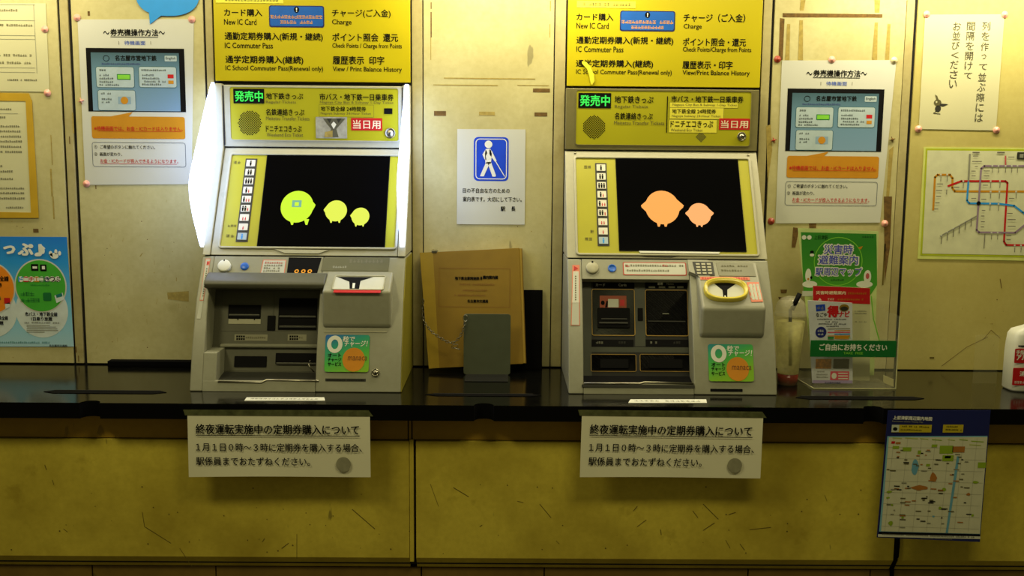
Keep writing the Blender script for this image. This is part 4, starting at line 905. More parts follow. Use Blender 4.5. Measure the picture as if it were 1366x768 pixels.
for x, y in ((232, 225), (268, 225), (515, 262), (568, 262), (515, 322), (565, 322), (660, 322), (512, 390), (560, 392), (525, 176), (560, 176), (600, 176), (635, 176), (668, 176), (520, 555), (555, 555), (652, 628), (688, 628), (265, 300), (360, 262)):
    b.rect(P0, mp(x, y)[0]-1.1, mp(x, y)[1]-1.1, mp(x, y)[0]+1.1, mp(x, y)[1]+1.1, h, m_paper, rad=.001); b.rect(P0, mp(x, y)[0]-.4, mp(x, y)[1]+2.5, mp(x, y)[0]+.4, mp(x, y)[1]+9, h, tick)
for x, y, L_ in ((210, 278, 35), (205, 315, 35), (205, 348, 28), (200, 385, 25), (195, 420, 22), (415, 120, 30), (410, 150, 55), (425, 178, 18), (405, 205, 25), (405, 232, 25), (475, 204, 35), (475, 232, 32), (470, 285, 30), (305, 296, 32), (462, 365, 28), (405, 360, 28), (465, 428, 20), (460, 460, 20), (460, 492, 22), (458, 522, 20), (610, 445, 30), (612, 480, 45), (612, 518, 45), (605, 572, 28), (605, 595, 24), (620, 360, 30), (615, 125, 35)):
    x0, y0 = mp(x, y); b.rect(P0, x0, y0-.45, x0+L_/4.265, y0+.45, h, tick)
for k in range(6): x, y = 235+k*34, 572-k*20; x0, y0 = mp(x, y); b.rect(P0, x0-.5, y0, x0+.5, y0+11, h, tick); b.rect(P0, x0-1, y0-1, x0+1, y0+1, h, m_paper)
x0, y0 = mp(480, 560); b.rect(P0, x0-.5, y0, x0+.5, y0+20, h, tick); b.rect(P0, *mp(665, 98), *mp(760, 138), h, m_dark, rad=.002); b.rect(P0, *mp(680, 108), *mp(702, 130), h+.0003, m_grayp); b.disc(P0, *mp(447, 388), 2.8, h, m_black)
b.rect(P0, *mp(412, 96), *mp(452, 104), h, tick); b.rect(P0, *mp(552, 96), *mp(595, 104), h, tick); b.obj('route_lines', t)

# pushpins
def pin(c, mat, label, first=[None]):
    w_ = P0.W(*c)
    b = MB(); N = (0, -1, 0)
    b.lathe(w_, [(.0085, 0), (.0096, .0012), (.0088, .0026), (.0040, .0030), (.0036, .0044), (.0004, .0048)], mat, 16, N); 
    return b.obj('wall_pin', label=label, cat='pin', group='round pins holding the papers', org=w_)
for c, mt, lb in (((60, 39), m_pin, 'pink pin on the right edge of the plain typed notice'), ((63.5, 124), m_pin, 'pink pin at the lower right corner of the plain typed notice'),
                  ((103, 23.5), m_pin, 'pink pin at the upper left corner of the left instruction poster'), ((256, 26), m_pin, 'pink pin at the upper right corner of the left instruction poster'),
                  ((115.5, 245), m_pin, 'pink pin at the lower left corner of the left instruction poster'), ((1037, 79), m_pinred, 'red-brown pin at the upper left corner of the right instruction poster'),
                  ((1109.5, 79.5), m_pin, 'pink pin at the middle top edge of the right instruction poster'), ((1192.5, 80.5), m_pinc, 'cream pin at the upper right corner of the right instruction poster'),
                  ((1028.5, 295), m_pinred, 'red-brown pin at the lower left corner of the right instruction poster'), ((1180, 298), m_pin, 'pink pin at the lower right corner of the right instruction poster'),
                  ((1236, 19), m_pin, 'pink pin at the upper left corner of the vertical-writing notice'), ((1340, 19.5), m_pin, 'pink pin at the upper right corner of the vertical-writing notice'),
                  ((1225, 172), m_pin, 'pink pin at the lower left corner of the vertical-writing notice'), ((1329, 173.5), m_pin, 'pink pin at the lower right corner of the vertical-writing notice')):
    pin(c, mt, lb)
for c, mt, lb in (((1032, 187), m_pinred, 'small broken pin at the left edge of the right instruction poster'), ((1190, 186), m_residue, 'dark cross-shaped pin remnant at the right edge of the right instruction poster'), ((108.5, 134.5), m_pin, 'small pink pin remnant at the left edge of the left instruction poster')):
    b = MB(); w_ = P0.W(*c); N = (0, -1, 0)
    b.lathe(w_, [(.003, 0), (.004, .003), (.0015, .005), (.0003, .006)], mt, 10, N)
    for a in range(4):
        an = a*math.pi/2+.3; b.tube([w_+Vector((0, -.002, 0)), w_+Vector((.008*math.cos(an), -.0015, .008*math.sin(an)))], .0012, mt, 5)
    b.obj('pin_remnant', label=lb, cat='pin', org=w_)

# ================================================================== PAPERS ON THE COUNTER FRONT
FP = wallp(DF+.0015)
def front_notice():
    q = [(250, 552), (493.5, 553.5), (494.5, 635.5), (252, 636)]
    t = thing('pass_notice', FP.W(371, 594), 'cream pass notice hanging from the counter front under the left ticket machine', 'notice', 'pass notices hanging from the counter front')
    b = MB(); nx, nz = 24, 8; A = [FP.m(*p) for p in q]
    vs = []
    for j in range(nz+1):
        for i in range(nx+1):
            s, r = i/nx, j/nz; u = (A[0][0]*(1-s)+A[1][0]*s)*(1-r)+(A[3][0]*(1-s)+A[2][0]*s)*r; v = (A[0][1]*(1-s)+A[1][1]*s)*(1-r)+(A[3][1]*(1-s)+A[2][1]*s)*r
            vs.append(FP.P(u, v+.0015*math.sin(s*5)*r, .0006+.0016*r*r*math.sin(s*6.0)))
    b.add(vs, [(j*(nx+1)+i, j*(nx+1)+i+1, (j+1)*(nx+1)+i+1, (j+1)*(nx+1)+i) for j in range(nz) for i in range(nx)], M('notice_paper', (236, 234, 204), .7, var=.04, scale=8), smooth=True)
    b.obj('sheet', t)
    b = MB(); h = .0042
    b.text(FP, '終夜運転実施中の定期券購入について', 262, 565.5, 479, 578.5, h, m_ink, .022); b.rect(FP, 262, 580, 480, 580.9, h, m_ink)
    b.text(FP, '１月１日０時～３時に定期券を購入する場合、', 262, 590.5, 483, 601.5, h, m_ink, .014); b.text(FP, '駅係員までおたずねください。', 262.5, 609, 414, 620, h, m_ink, .014)
    b.obj('lettering', t)
    b = MB(); b.disc(FP, 458.5, 618.5, 9.8, h, M('stamp_grey', (150, 148, 122), .7, var=.2, scale=60), n=32); b.obj('grey_seal', t)
    b = MB(); b.quad(FP, [(244.5, 546), (492, 547), (498, 555), (247, 553.5)], .0018, M('clear_tape', (92, 96, 62), .25, var=.5, scale=40), h0=.0008); b.obj('tape', t)
    return t
fn = front_notice()
sh = FP.W(895.5, 595.5)-FP.W(372.5, 594.5)
f2 = copy_tree(fn, sh, 'cream pass notice hanging from the counter front under the right ticket machine')
f2.rotation_euler = (0, math.radians(.35), 0)

# town map hanging at the right
TL, TR, BR, BL = (1184.5, 547.5), (1321.5, 547), (1307, 722.5), (1169.5, 716.5)
a, c = FP.W(*TL), FP.W(*TR); dd = c-a; ang = math.atan2(dd.z, dd.x)
lf = (FP.W(*BL)-a).normalized()
MPl = Plane(FP.W(1245, 634)+Vector((0, -.003, 0)), V=(-math.sin(-.028), 0, math.cos(-.028)), U=(math.cos(-.028), 0, math.sin(-.028)))
MPl = Plane(FP.W(1245, 634)+Vector((0, -.003, 0)), V=-lf, U=Vector((-lf.z, 0, lf.x)))
t = thing('town_map', FP.W(1245, 634), 'town map sheet with a dark blue header hanging from the counter at right', 'map')
b = MB(); b.quad(MPl, [TL, TR, BR, BL], .0004, m_navy, h0=-.0006); b.obj('sheet', t)
b = MB(); b.quad(MPl, [(1183.5, 581.5), (1317, 581), (1307, 712), (1172.5, 708.5)], .001, M('map_water_edge', (120, 176, 200), .6)); b.quad(MPl, [(1185.5, 583), (1317, 582.5), (1306.7, 711.5), (1175, 708)], .0014, M('town_map_ground', (208, 208, 180), .7, var=.05, scale=50))
b.quad(MPl, [(1171, 712), (1307.5, 715), (1307.3, 718.5), (1170.8, 715.4)], .0014, m_paper); b.quad(MPl, [(1173, 709), (1307, 712.2), (1307, 714.5), (1172, 711.3)], .0012, m_ink); b.obj('map_field', t)
b = MB(); h = .0022; sq = lambda x, y: (1180+x/9.42, 545+y/9.42)
def Q(x0, y0, x1, y1, m_, k=0): b.quad(MPl, [sq(x0, y0), sq(x1, y0), sq(x1-8, y1), sq(x0-8, y1)], h+k, m_)
b.text(MPl, '上前津駅周辺案内地図', *sq(104, 92), *sq(592, 140), h, m_white, .03); b.text(MPl, 'Kamimaezu Station Vicinity Map', *sq(92, 150), *sq(478, 172), h, m_grayp, .02)
my = M('map_box_yellow', (190, 172, 24), .6); Q(88, 198, 590, 294, my); Q(732, 196, 988, 296, my); Q(88, 198, 180, 290, M('map_box_pale', (196, 206, 186), .6), .0003); b.ell(MPl, *sq(128, 250), 3, 2.4, h+.0006, m_ink)
for x0, x1, y in ((215, 560, 222), (195, 465, 262), (770, 915, 222), (760, 965, 262)): b.scrib(MPl, *sq(x0, y-10), *sq(x1, y+10), h+.0004, m_ink)
b.obj('header_lettering', t)
b = MB(); h = .002; rr = random.Random(11)
g1, g2, br, rv = M('map_green', (140, 170, 30), .6), M('map_green_light', (176, 190, 90), .6), M('map_brown', (170, 110, 40), .6), M('map_river', (104, 166, 196), .6)
b.quad(MPl, [(1276, 608), (1279.5, 608), (1264, 710), (1261, 710)], h, rv); b.poly(MPl, [MPl.m(1220.5+4.5*math.cos(a_)+(-1 if math.sin(a_) < 0 else 0), 622.5-10.5*math.sin(a_)) for a_ in [k*math.pi/8 for k in range(16)]], h, rv)
for x0, x1, y, mt in ((95, 215, 362, g2), (255, 415, 365, g2), (440, 545, 372, g2), (590, 715, 385, g1), (790, 880, 385, g2), (935, 1040, 385, g1), (1085, 1240, 405, g1), (1060, 1210, 450, g2)): b.quad(MPl, [sq(x0, y-7), sq(x1, y+3), sq(x1, y+14), sq(x0, y+4)], h, mt)
for x0, y0, x1, y1, mt in ((85, 405, 130, 435, m_red), (140, 415, 200, 440, br), (100, 465, 180, 500, g1), (225, 480, 335, 530, g1), (415, 520, 455, 565, g1), (590, 445, 660, 480, g1), (690, 460, 860, 560, g1), (850, 470, 1005, 545, br), (725, 580, 865, 655, g1), (755, 590, 830, 620, m_paper), (1170, 670, 1270, 740, g1), (520, 690, 570, 720, g1)): b.quad(MPl, [sq(x0, y0), sq(x1, y0), sq(x1-6, y1), sq(x0-6, y1)], h+.0002, mt)
zz = lambda x, y: (1150+x/3.227, 530+y/3.227)
for x0, y0, x1, y1, mt in ((200, 375, 290, 398, br), (285, 320, 320, 370, br), (100, 398, 130, 410, g1), (100, 425, 118, 435, g1), (338, 385, 365, 405, g1), (325, 465, 342, 482, g1), (445, 408, 468, 422, br), (468, 357, 502, 370, g1), (110, 525, 135, 552, g1), (165, 510, 180, 520, g1), (468, 500, 480, 512, g1), (120, 456, 134, 466, g1), (300, 505, 312, 515, rv)):
    cxx, cyy = (x0+x1)/2, (y0+y1)/2; b.poly(MPl, [MPl.m(*zz(cxx+(x1-x0)/2*rr.uniform(.6, 1.1)*math.cos(k*math.pi/4), cyy+(y1-y0)/2*rr.uniform(.6, 1.1)*math.sin(k*math.pi/4))) for k in range(8)], h+.0003, mt)
rd = M('map_road', (180, 180, 156), .7)
for k in range(7): b.line(MPl, [(1192+k*18.5, 584), (1180+k*18.5, 708)], .0009, h-.0003, rd)
for k in range(8): b.line(MPl, [(1184-k*1.3, 596+k*15), (1314-k*1.3, 598+k*15.3)], .0009, h-.0003, rd)
b.obj('map_features', t)
b = MB()
for i in range(85):
    x, y = rr.uniform(1184, 1296), rr.uniform(598, 702); x -= (y-590)*.08; L_ = rr.uniform(2, 8); b.rect(MPl, x, y, x+L_, y+1.3, h+.0006, rr.choice((m_ink2, m_grayp, m_ink2, m_ink, br)))
b.scrib(MPl, 1176, 712.8, 1300, 715, .0018, m_ink2); b.scrib(MPl, 1228, 716.8, 1270, 718.6, .0012, m_grayp); b.obj('map_names', t)
b = MB(); p_ = wallp(DL+.003); b.tube([p_.W(1198, 700), p_.W(1197.6, 725), p_.W(1196, 742), wallp(DL-.005).W(1193, 749), wallp(DT+.004).W(1190, 757), wallp(DT+.004).W(1189.5, 775)], .0055, m_edge, 8)
b.obj('cable', label='short black cable running down the joint below the town map', cat='cable')

# white strips on the counter in front of the machines
def cstrip(l, tp, r, bt, lb):
    b = MB(); b.quad(CP, [(l+3, tp), (r-1, tp), (r, bt), (l, bt)], .0012, m_white, h0=.0002); b.scrib(CP, l+8, tp+1.6, r-8, bt-1.4, .0014, m_grayp); b.obj('label_strip', label=lb, cat='strip', group='white label strips on the counter')
cstrip(326, 530.3, 433.5, 534.6, 'thin white label strip on the counter in front of the left ticket machine')
cstrip(838, 533, 943, 537.6, 'thin white label strip on the counter in front of the right ticket machine')

# ================================================================== BINDER, BOOKEND, CHAIN
def tiltplane(px4, d0, d1):
    """leaning board: bottom edge at depth d0, top edge at depth d1 from the wall"""
    tl, tr, br_, bl = px4
    B = wallp(d0).W((bl[0]+br_[0])/2, (bl[1]+br_[1])/2); T = wallp(d1).W((tl[0]+tr[0])/2, (tl[1]+tr[1])/2)
    return Plane(B, V=Vector((0, T.y-B.y, T.z-B.z)))
q = [(560, 337), (692.5, 330.5), (698, 485), (572, 491.5)]
KP = tiltplane(q, .075, .03)
t = thing('kraft_binder', (KP.P(0, 0).x, KP.P(0, 0).y, CZ), 'tall kraft brown binder leaning on the wall behind the grey bookend', 'binder')
b = MB(); uq = [KP.m(*p) for p in q]; zmin = (CZ-KP.O.z)/KP.V.z; uq = [(u, max(v, zmin+.001)) for u, v in uq]
b.poly(KP, uq, 0, m_kraft, h0=-.003); b.obj('front_cover', t, bevel=.0008)
b = MB(); b.poly(KP, [(u+.003 if i in (0, 3) else u+.006, v-.002 if i < 2 else v+.002) for i, (u, v) in enumerate(uq)], -.0034, M('aged_pages', (170, 140, 50), .8), h0=-.022); b.obj('pages', t)
b = MB(); b.poly(KP, [(u+(.009 if i in (1, 2) else 0), v) for i, (u, v) in enumerate(uq)], -.0225, m_kraft, h0=-.0255); b.obj('back_cover', t)
b = MB(); b.poly(KP, [uq[0], KP.m(577.5, 336), KP.m(586, 490.5), uq[3]], .0006, m_kraft2, h0=-.0258)
b.obj('spine_tape', t)
b = MB(); b.text(KP, '地下鉄全駅時刻表', 607, 369, 639.5, 373.2, .001, m_ink, .05); b.text(KP, '・', 641, 369, 643, 373, .001, m_ink, .04); b.text(KP, '構内案内図', 644, 367.5, 664, 372, .001, m_ink, .05); b.text(KP, '名古屋市交通局', 623.5, 399.5, 651, 403.5, .001, m_ink, .05)
bn = M('kraft_ink', (130, 84, 24), .7)
for l, tp, r in ((613, 378, 660), (617, 386, 650), (606, 392.5, 648)): b.scrib(KP, l, tp, r, tp+2.4, .001, bn)
b.ring(KP, 586, 358, 680, 409, .0009, bn, .0008); b.obj('lettering', t)
b = MB(); c = KP.W(579.5, 335.5); b.box(c.x-.007, c.x+.007, c.y-.002, c.y+.026, c.z-.003, c.z+.002, m_steel); b.obj('clip', t)
q = [(694, 386.5), (724.5, 386.5), (722.5, 489), (697, 489)]
bp_ = tiltplane([(620, 386.5), (724.5, 386.5), (722.5, 489), (640, 489)], .035, .012); zmin = (CZ-bp_.O.z)/bp_.V.z
u0, u1 = bp_.m(640, 440)[0], bp_.m(723.5, 440)[0]; vt = bp_.m(690, 386.5)[1]
b = MB(); b.poly(bp_, [(u0, zmin+.0005), (u1, zmin+.0005), (u1, vt), (u0, vt)], 0, m_edge, h0=-.016); b.poly(bp_, [(u0+.01, zmin+.004), (u1-.003, zmin+.004), (u1-.003, vt-.004), (u0+.01, vt-.004)], .0006, m_edge, h0=-.0); 
b.obj('black_folder', label='black folder standing behind the kraft binder at its right', cat='folder', bevel=.0015)
t = thing('bookend', wallp(.10).W(650, 490), 'plain grey steel bookend propping the front of the kraft binder', 'bookend')
EP = wallp(.098); u = EP.box(618.5, 418.5, 681, 490)
b = MB(); b.urect(EP, (u[0], CZ+.0012-EP.O.z, u[2], u[3]), .0015, m_bookend, h0=0, r=.007); b.obj('upright_plate', t, bevel=.0005)
b = MB(); b.box(u[0]+.006, u[2]-.006, -.185, -.0975, CZ+.0006, CZ+.0018, m_counter if False else M('bookend_foot', (22, 22, 18), .5)); b.obj('base_plate', t)
# chain
t = thing('chain', wallp(.12).W(605, 460), 'steel chain hanging in a loop from the binder spine to the bookend', 'chain')
kp = [wallp(.088).W(564.5, 400), wallp(.092).W(564, 424), wallp(.10).W(574, 440), wallp(.107).W(588, 451), wallp(.11).W(602, 457), wallp(.11).W(611, 452), wallp(.107).W(617, 442), wallp(.103).W(621, 428)]
pts = []
for i in range(len(kp)-1):
    p0, p1, p2, p3 = kp[max(i-1, 0)], kp[i], kp[i+1], kp[min(i+2, len(kp)-1)]
    for k in range(12):
        x = k/12; pts.append(.5*((2*p1)+(p2-p0)*x+(2*p0-5*p1+4*p2-p3)*x*x+(3*p1-p0-3*p2+p3)*x**3))
pts.append(kp[-1])
acc = [0]
for i in range(1, len(pts)): acc.append(acc[-1]+(pts[i]-pts[i-1]).length)
def at(s_):
    for i in range(1, len(acc)):
        if acc[i] >= s_: f = (s_-acc[i-1])/(acc[i]-acc[i-1]); return pts[i-1].lerp(pts[i], f), (pts[i]-pts[i-1]).normalized()
    return pts[-1], (pts[-1]-pts[-2]).normalized()
def link(c, d, flip, a=.0052, w_=.0030):
    d = d.normalized(); s_ = d.cross(Vector((0, 1, 0))).normalized(); 
    if flip: s_ = d.cross(s_).normalized()
    loop = [c+d*a*math.cos(2*math.pi*k/12)+s_*w_*math.sin(2*math.pi*k/12) for k in range(12)]
    b = MB(); b.tube(loop, .0010, M('dull_steel', (120, 116, 96), .4, metal=.8), 6, close=True); b.obj('link', t)
k = 0; s_ = .003
while s_ < acc[-1]: c, d = at(s_); link(c, d, k % 2); k += 1; s_ += .0078
c, d = at(acc[-1]*.72); e = c+Vector((.0, -.002, -.012))
link(e, Vector((.8, 0, .3)), 0, .009, .005); link(e+Vector((.006, -.001, -.006)), Vector((.9, 0, -.3)), 1, .009, .004)
b = MB(); cc = kp[-1]; b.tube([cc+Vector((.0065*math.cos(2*math.pi*i/20), -.002, .008+.0085*math.sin(2*math.pi*i/20))) for i in range(20)], .0010, m_steel, 6, close=True); b.obj('split_ring', t)

# ================================================================== CUP, LEAFLET HOLDER, BOTTLE
cx, cy = .748, -.185
t = thing('plastic_cup', (cx, cy, CZ), 'clear plastic takeaway cup with a domed lid and black straw beside the right machine', 'cup')
g_cup = M('cup_plastic', (206, 200, 150), .25, var=.03); g_cup.node_tree.nodes['Principled BSDF'].inputs['Alpha'].default_value = .12
g_dome = M('dome_plastic', (226, 222, 190), .12, var=.02); g_dome.node_tree.nodes['Principled BSDF'].inputs['Alpha'].default_value = .30
b = MB(); b.lathe((cx, cy, CZ), [(.026, .0005), (.0265, .002), (.0385, .178), (.0402, .180), (.0405, .186), (.0385, .187)], g_cup, 40, cap=False); b.add([], [], g_cup); b.obj('cup_body', t)
b = MB(); b.lathe((cx, cy, CZ), [(.0255, .0012), (.0270, .028), (.0005, .030)], M('red_syrup', (120, 0, 6), .2, var=.2), 32); b.obj('red_drink', t)
b = MB(); b.lathe((cx, cy, CZ), [(.0268, .030), (.0372, .168), (.0005, .170)], (lambda m_: m_)(M('pale_ice', (236, 230, 150), .4, var=.25, scale=70)), 32); b.obj('melting_ice', t)
MATS['pale_ice'].node_tree.nodes['Principled BSDF'].inputs['Alpha'].default_value = .45
b = MB(); b.lathe((cx, cy, CZ), [(.0408, .183), (.0412, .189), (.0395, .192), (.0385, .205), (.034, .218), (.024, .228), (.012, .232), (.0115, .229)], g_dome, 40, cap=False); b.obj('dome_lid', t)
w1, w2 = wallp(.215).W(1057.5, 411), wallp(.215).W(1067, 391); b = MB(); b.tube([w1.lerp(w2, -.12), w2], .0062, m_black, 12); b.tube([(cx+.006, cy, CZ+.05), (w1.x-.004, w1.y+.008, w1.z-.004)], .0045, m_dark, 12); b.obj('straw', t)

yF, yB = -.240, -.138; xL, xR = .800, 1.012
t = thing('leaflet_holder', ((xL+xR)/2, -.19, CZ), 'clear acrylic leaflet holder with a green band in front of the right wall', 'leaflet holder')
acr = M('clear_acrylic', (214, 214, 180), .08, var=.02, spec=.6); acr.node_tree.nodes['Principled BSDF'].inputs['Alpha'].default_value = .06
FH = wallp(-yF+.001); zb0, zb1 = FH.m(1138, 476)[1], FH.m(1138, 454)[1]
b = MB(); b.box(xL-.010, xR, yF, yB+.02, CZ+.0005, CZ+.0035, acr); b.obj('base', t)
b = MB(); b.box(xL+.0, xR, yF, yF+.0025, CZ+.0036, zb1+.004, acr); b.obj('front_panel', t)
b = MB(); b.box(xR-.0025, xR, yF+.0026, yB, CZ+.0036, CZ+.19, acr); b.obj('side_panel', t)
b = MB(); b.box(xL-.010, xL-.008, yF+.0026, yB, CZ+.0036, CZ+.14, acr); b.obj('side_panel', t)
b = MB(); b.box(xL-.0075, xR-.0026, yB, yB+.0025, CZ+.0036, CZ+.20, acr); b.obj('back_panel', t)
eg = M('acrylic_edge', (214, 212, 160), .2)
b = MB()
b.box(xL, xR, yF-.001, yF+.0005, CZ+.0008, CZ+.0030, eg); b.box(xR-.0012, xR+.0008, yF-.001, yF+.001, CZ+.001, CZ+.19, eg); b.tube([(xL, yF, CZ+.002), (xL-.010, yB+.02, CZ+.002)], .0011, eg, 6)
b.obj('bright_edges', t)
b = MB(); l, r = FH.m(1081, 465)[0], FH.m(1195.5, 465)[0]; b.urect(FH, (l, zb0-FH.O.z, r, zb1-FH.O.z), .0008, M('band_green', (12, 112, 44), .4), h0=-.0008); bd = b.obj('green_band', t)
b = MB(); b.text(FH, 'ご自由にお持ちください', 1093, 458.5, 1183, 467.5, .0012, m_white, .03); b.text(FH, 'TAKE  FREE', 1125, 469.3, 1151, 472.3, .0012, m_lime, .02); b.obj('band_lettering', bd)
b = MB(); b.quad(FH, [(1178.5, 500), (1192, 505.5), (1192, 516), (1178.5, 510)], .0005, M('pale_wedge', (206, 200, 150), .6), h0=-.001); b.obj('card_support', t)
# leaflets
G = Plane((0, -.154, CZ+.005), V=(0, -.02 * -1, .98))
def leaflet(name, pl, px4, mat, label, cat='leaflet', th=.0015):
    b = MB(); b.quad(pl, px4, .0, mat, h0=-th); return b.obj(name, label=label, cat=cat, org=pl.W(sum(p[0] for p in px4)/4, max(p[1] for p in px4)))
t = leaflet('evacuation_leaflet', G, [(1064.5, 304), (1172, 308.5), (1166, 500.5), (1084, 499.5)], M('leaflet_pale_green', (212, 232, 150), .6), 'large green station-area evacuation map leaflet standing at the back of the holder')
b = MB(); h = .0006
b.quad(G, [(1068.5, 309.5), (1169, 312), (1170, 380), (1160, 395), (1072, 395)], h, grad('leaflet_green', [(0, (130, 196, 60)), (.5, (80, 168, 44)), (1, (50, 140, 40))], 'Z', .1, .34))
b.quad(G, [(1106, 395), (1162, 395), (1165, 420), (1174, 456), (1173, 470), (1100, 470)], h, M('leaflet_cream', (226, 232, 176), .6))
u = G.box(1085.5, 316, 1150.5, 381); b.uring(G, (u[0]+.0022, u[1]+.0022, u[2]-.0022, u[3]-.0022), h+.0003, m_lime, .0022, (u[2]-u[0])/2-.0023, k=10)
b.line(G, [(1162, 395), (1165, 425), (1174, 458)], .003, h+.0003, m_lime)
b.obj('green_print', t)
b = MB(); vi = M('violet_print', (84, 92, 200), .5)
for s, l, tp, r, bt in (('災害時', 1099, 326.5, 1137, 339), ('避難案内', 1092, 340.5, 1144, 352.5), ('駅周辺マップ', 1088, 357, 1149, 367.5)):
    b.text(G, s, l-.8, tp-.8, r+.8, bt+.8, h+.0006, m_white, .09); b.text(G, s, l, tp, r, bt, h+.001, vi, .02)
b.disc(G, 1072.5, 316.5, 3, h+.0004, m_white); b.disc(G, 1079.5, 316.5, 3, h+.0004, m_white); b.text(G, '上前津駅', 1086, 313.5, 1104, 319.5, h+.0005, m_ink); b.scrib(G, 1150, 314, 1166, 317, h+.0005, M('leaf_dark_green', (10, 84, 30), .5)); b.scrib(G, 1108, 371.8, 1126, 374.4, h+.0006, M('leaf_dark_green', (10, 84, 30), .5))
b.ell(G, 1078, 367, 4, 9, h+.0005, m_white); b.ell(G, 1082, 370, 1.4, 2, h+.0008, m_ink); b.ell(G, 1078, 372, 1.4, 1.6, h+.0008, m_orange); b.ell(G, 1157, 369, 5, 9, h+.0005, m_white); b.ell(G, 1157, 368, 2.4, 4, h+.0008, M('map_rose', (200, 90, 90), .6))
b.ell(G, 1080, 379, 10, 4.5, h+.0004, m_white); b.ell(G, 1153, 379, 11, 4.5, h+.0004, m_white); b.rect(G, 1070, 388, 1092, 395, h+.0004, m_paper); b.ell(G, 1083, 336, 2.6, 2, h+.0005, m_ink); b.ell(G, 1083, 340, 3, 2, h+.0005, m_white); b.quad(G, [(1144, 330), (1151, 328), (1148, 333)], h+.0005, m_orange)
b.obj('leaflet_lettering', t)
R_ = wallp(.182)
t = leaflet('red_leaflet', R_, [(1084.5, 381), (1160.5, 384), (1160.5, 507.5), (1084, 506.5)], m_paper2, 'red-topped evacuation guide leaflet standing behind the white ticket leaflet', th=.002)
b = MB(); b.quad(R_, [(1084.5, 381), (1160.5, 384), (1160.5, 405.5), (1084.3, 402.5)], .0006, m_red); b.text(R_, '災害時避難案内', 1088.5, 388, 1128, 392.5, .001, M('pale_print', (246, 226, 190), .5), .03); b.scrib(R_, 1131, 389.8, 1156, 392.4, .001, m_orange)
b.quad(R_, [(1091, 400.5), (1093.5, 397), (1096, 400.5)], .001, M('pale_print', (246, 226, 190), .5)); b.scrib(R_, 1104, 397.5, 1113, 400.3, .001, M('pale_print', (246, 226, 190), .5)); b.scrib(R_, 1117, 398, 1152, 400.4, .001, m_orange)
for y in (414, 417, 428): b.scrib(R_, 1140, y, 1156, y+1.6, .0008, m_grayp)
b.obj('red_print', t)
Wp = wallp(.208); Wq = [(1078, 400.5), (1137, 404), (1137.5, 511.5), (1083.5, 510.5)]
t = leaflet('ticket_leaflet', Wp, Wq, M('leaflet_white', (210, 214, 220), .6), 'white ticket guide leaflet with large red character at the front of the holder', th=.003)
b = MB(); h = .0006
b.text(Wp, 'なごや', 1088.5, 417, 1103, 422.5, h+.0003, m_ink, .03); b.text(Wp, '得', 1104, 408, 1118, 422.5, h+.0003, m_red, .06); b.text(Wp, 'ナビ', 1119, 415, 1133, 422.5, h+.0003, m_red, .05); b.ell(Wp, 1126, 410.5, 6.5, 5, h, M('gold_brown', (140, 110, 20), .5)); b.ell(Wp, 1126, 411.5, 5, 3, h+.0003, m_dark)
b.quad(Wp, [(1088, 406.5), (1100.5, 405.5), (1101, 414), (1088.8, 415.3)], h, m_blue); b.scrib(Wp, 1090, 408, 1099.5, 412.5, h+.0003, m_grayp)
for l, y, r in ((1090, 424.7, 1129), (1101, 428, 1118), (1092, 431, 1129), (1102, 434, 1119)): b.scrib(Wp, l, y, r, y+2, h, m_ink)
b.disc(Wp, 1095, 443, 7.4, h, M('disc_navy', (26, 34, 120), .5)); b.scrib(Wp, 1090.5, 439.5, 1099, 442.3, h+.0004, m_white); b.scrib(Wp, 1091, 444, 1099, 446.8, h+.0004, m_white)
for k, mt in enumerate((m_grayp, m_orange, m_pinkp, m_sky, m_orange, m_lime)): b.quad(Wp, [(1104+(k % 2)*9, 438+k*2.3), (1134, 437.5+k*2.4), (1134, 438.8+k*2.4), (1104+(k % 2)*9, 439.2+k*2.3)], h+.0001*k, mt)
b.rect(Wp, 1113, 447, 1132, 452, h+.0008, m_orange); b.rect(Wp, 1104, 449, 1112, 452.5, h+.0008, m_green)
b.rect(Wp, 1088, 478.5, 1109, 491.5, h, M('photo_food', (190, 120, 30), .5, var=.6, scale=120)); b.rect(Wp, 1111.5, 478.5, 1132.5, 491.5, h, M('photo_night', (40, 34, 30), .5, var=.9, scale=160)); b.rect(Wp, 1107.5, 495, 1132.5, 506.8, h, m_pinkp, rad=.001); b.ell(Wp, 1112.5, 501, 3.4, 4, h+.0004, m_white)
for y in (497, 500.5, 504): b.rect(Wp, 1118, y, 1131, y+1.4, h+.0004, m_white)
for l, y, r in ((1090, 494.5, 1100), (1089, 498.5, 1104), (1089, 502, 1105)): b.scrib(Wp, l, y, r, y+1.8, h, m_ink2)
b.rect(Wp, 1084, 507, 1137, 511, h, M('lilac_print', (170, 150, 206), .5)); b.text(Wp, '名古屋市交通局', 1100, 509.2, 1121, 512, h+.0004, m_navy, .03)
b.obj('leaflet_lettering', t)

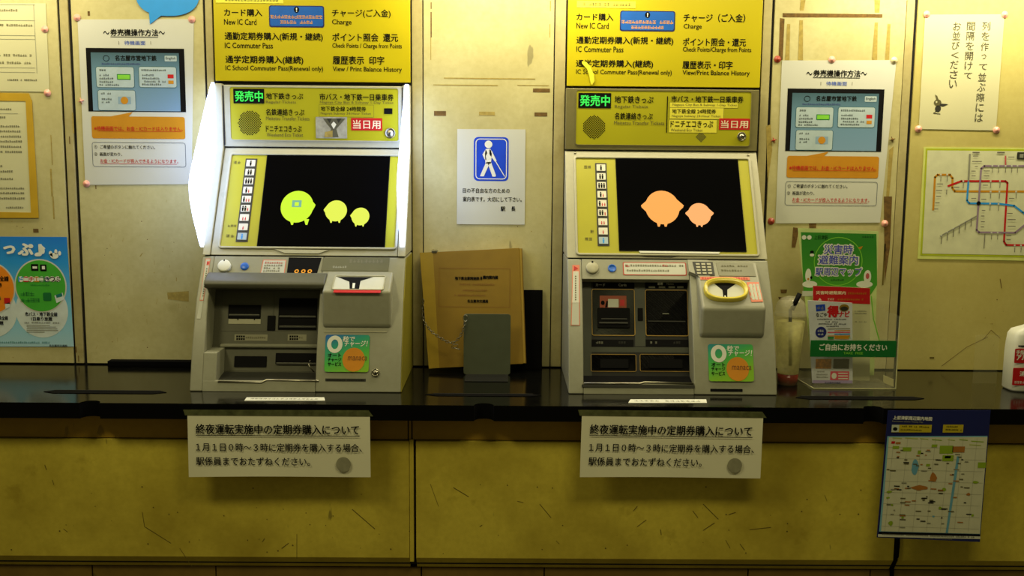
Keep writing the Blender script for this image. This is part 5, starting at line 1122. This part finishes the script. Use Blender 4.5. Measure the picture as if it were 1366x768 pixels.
# sanitiser bottle
x0 = wallp(.24).m(1344.5, 515)[0]; yF = -.262; wB = .115; zs = wallp(.24).m(1350, 440)[1]
t = thing('sanitiser_bottle', (x0+wB/2, yF+.035, CZ), 'white pump bottle with red labels at the far right of the counter', 'bottle')
b = MB(); xc, yc = x0+wB/2, yF+.035; vs = []; n = 40; prof_ = [(.94, .0005), (1.0, .006), (.995, .10), (.97, (zs-CZ)-.035), (.93, zs-CZ-.012), (.80, zs-CZ), (.36, zs-CZ+.012), (.30, zs-CZ+.015), (.30, zs-CZ+.028)]
for k, z in prof_:
    for i in range(n):
        a = 2*math.pi*i/n; cc, ss = math.cos(a), math.sin(a); e = .45 if k > .5 else 1.0; w2, d2 = (wB/2*k, .035*k) if k > .5 else (.018*k/.3*.8, .018*k/.3*.8)
        vs.append((xc+w2*math.copysign(abs(cc)**e, cc), yc+d2*math.copysign(abs(ss)**e, ss), CZ+z))
b.add(vs, [(j*n+i, j*n+(i+1) % n, (j+1)*n+(i+1) % n, (j+1)*n+i) for j in range(len(prof_)-1) for i in range(n)]+[tuple(range(n-1, -1, -1))], M('bottle_white', (218, 220, 206), .35, var=.03), smooth=True); b.obj('bottle_body', t)
b = MB(); zc_ = zs+.026; b.lathe((xc, yc, zc_), [(.017, 0), (.017, .018), (.008, .02), (.0055, .022), (.0055, .045), (.014, .046), (.014, .056), (.002, .058)], m_white, 24); b.tube([(xc, yc, zc_+.051), (xc-.0, yc-.045, zc_+.047)], .005, m_white, 10); b.obj('pump', t)
BP = wallp(-yF+.0005); b = MB()
ul = BP.m(1353.5, 475)[0]; ul2 = BP.m(1351, 500)[0]; z_ = lambda y: BP.m(1358, y)[1]-BP.O.z
b.urect(BP, (ul, z_(484), x0+wB-.014, z_(465)), .0006, m_red, h0=-.0004, r=.002); b.urect(BP, (ul2, z_(513.5), x0+wB-.012, z_(490.5)), .0006, m_red, h0=-.0004, r=.002)
b.obj('red_label', t)
b = MB(); b.text(BP, '手指', 1355.5, 467, 1366, 472.5, .001, m_white, .04); b.text(BP, 'アルコール', 1356, 473.5, 1392, 480, .001, m_white, .05); b.text(BP, '消毒', 1360, 495, 1376, 501.5, .001, m_white, .04); b.scrib(BP, 1353, 508, 1385, 511.5, .001, m_white); b.rect(BP, 1358, 460.5, 1380, 462.5, .001, m_ink); b.obj('label_lettering', t)
b = MB(); b.box(x0-.052, x0+.01, -.16, -.157, CZ+.0005, CZ+.13, acr);  b.obj('clear_stand', label='clear acrylic sheet standing just left of the white pump bottle', cat='stand')
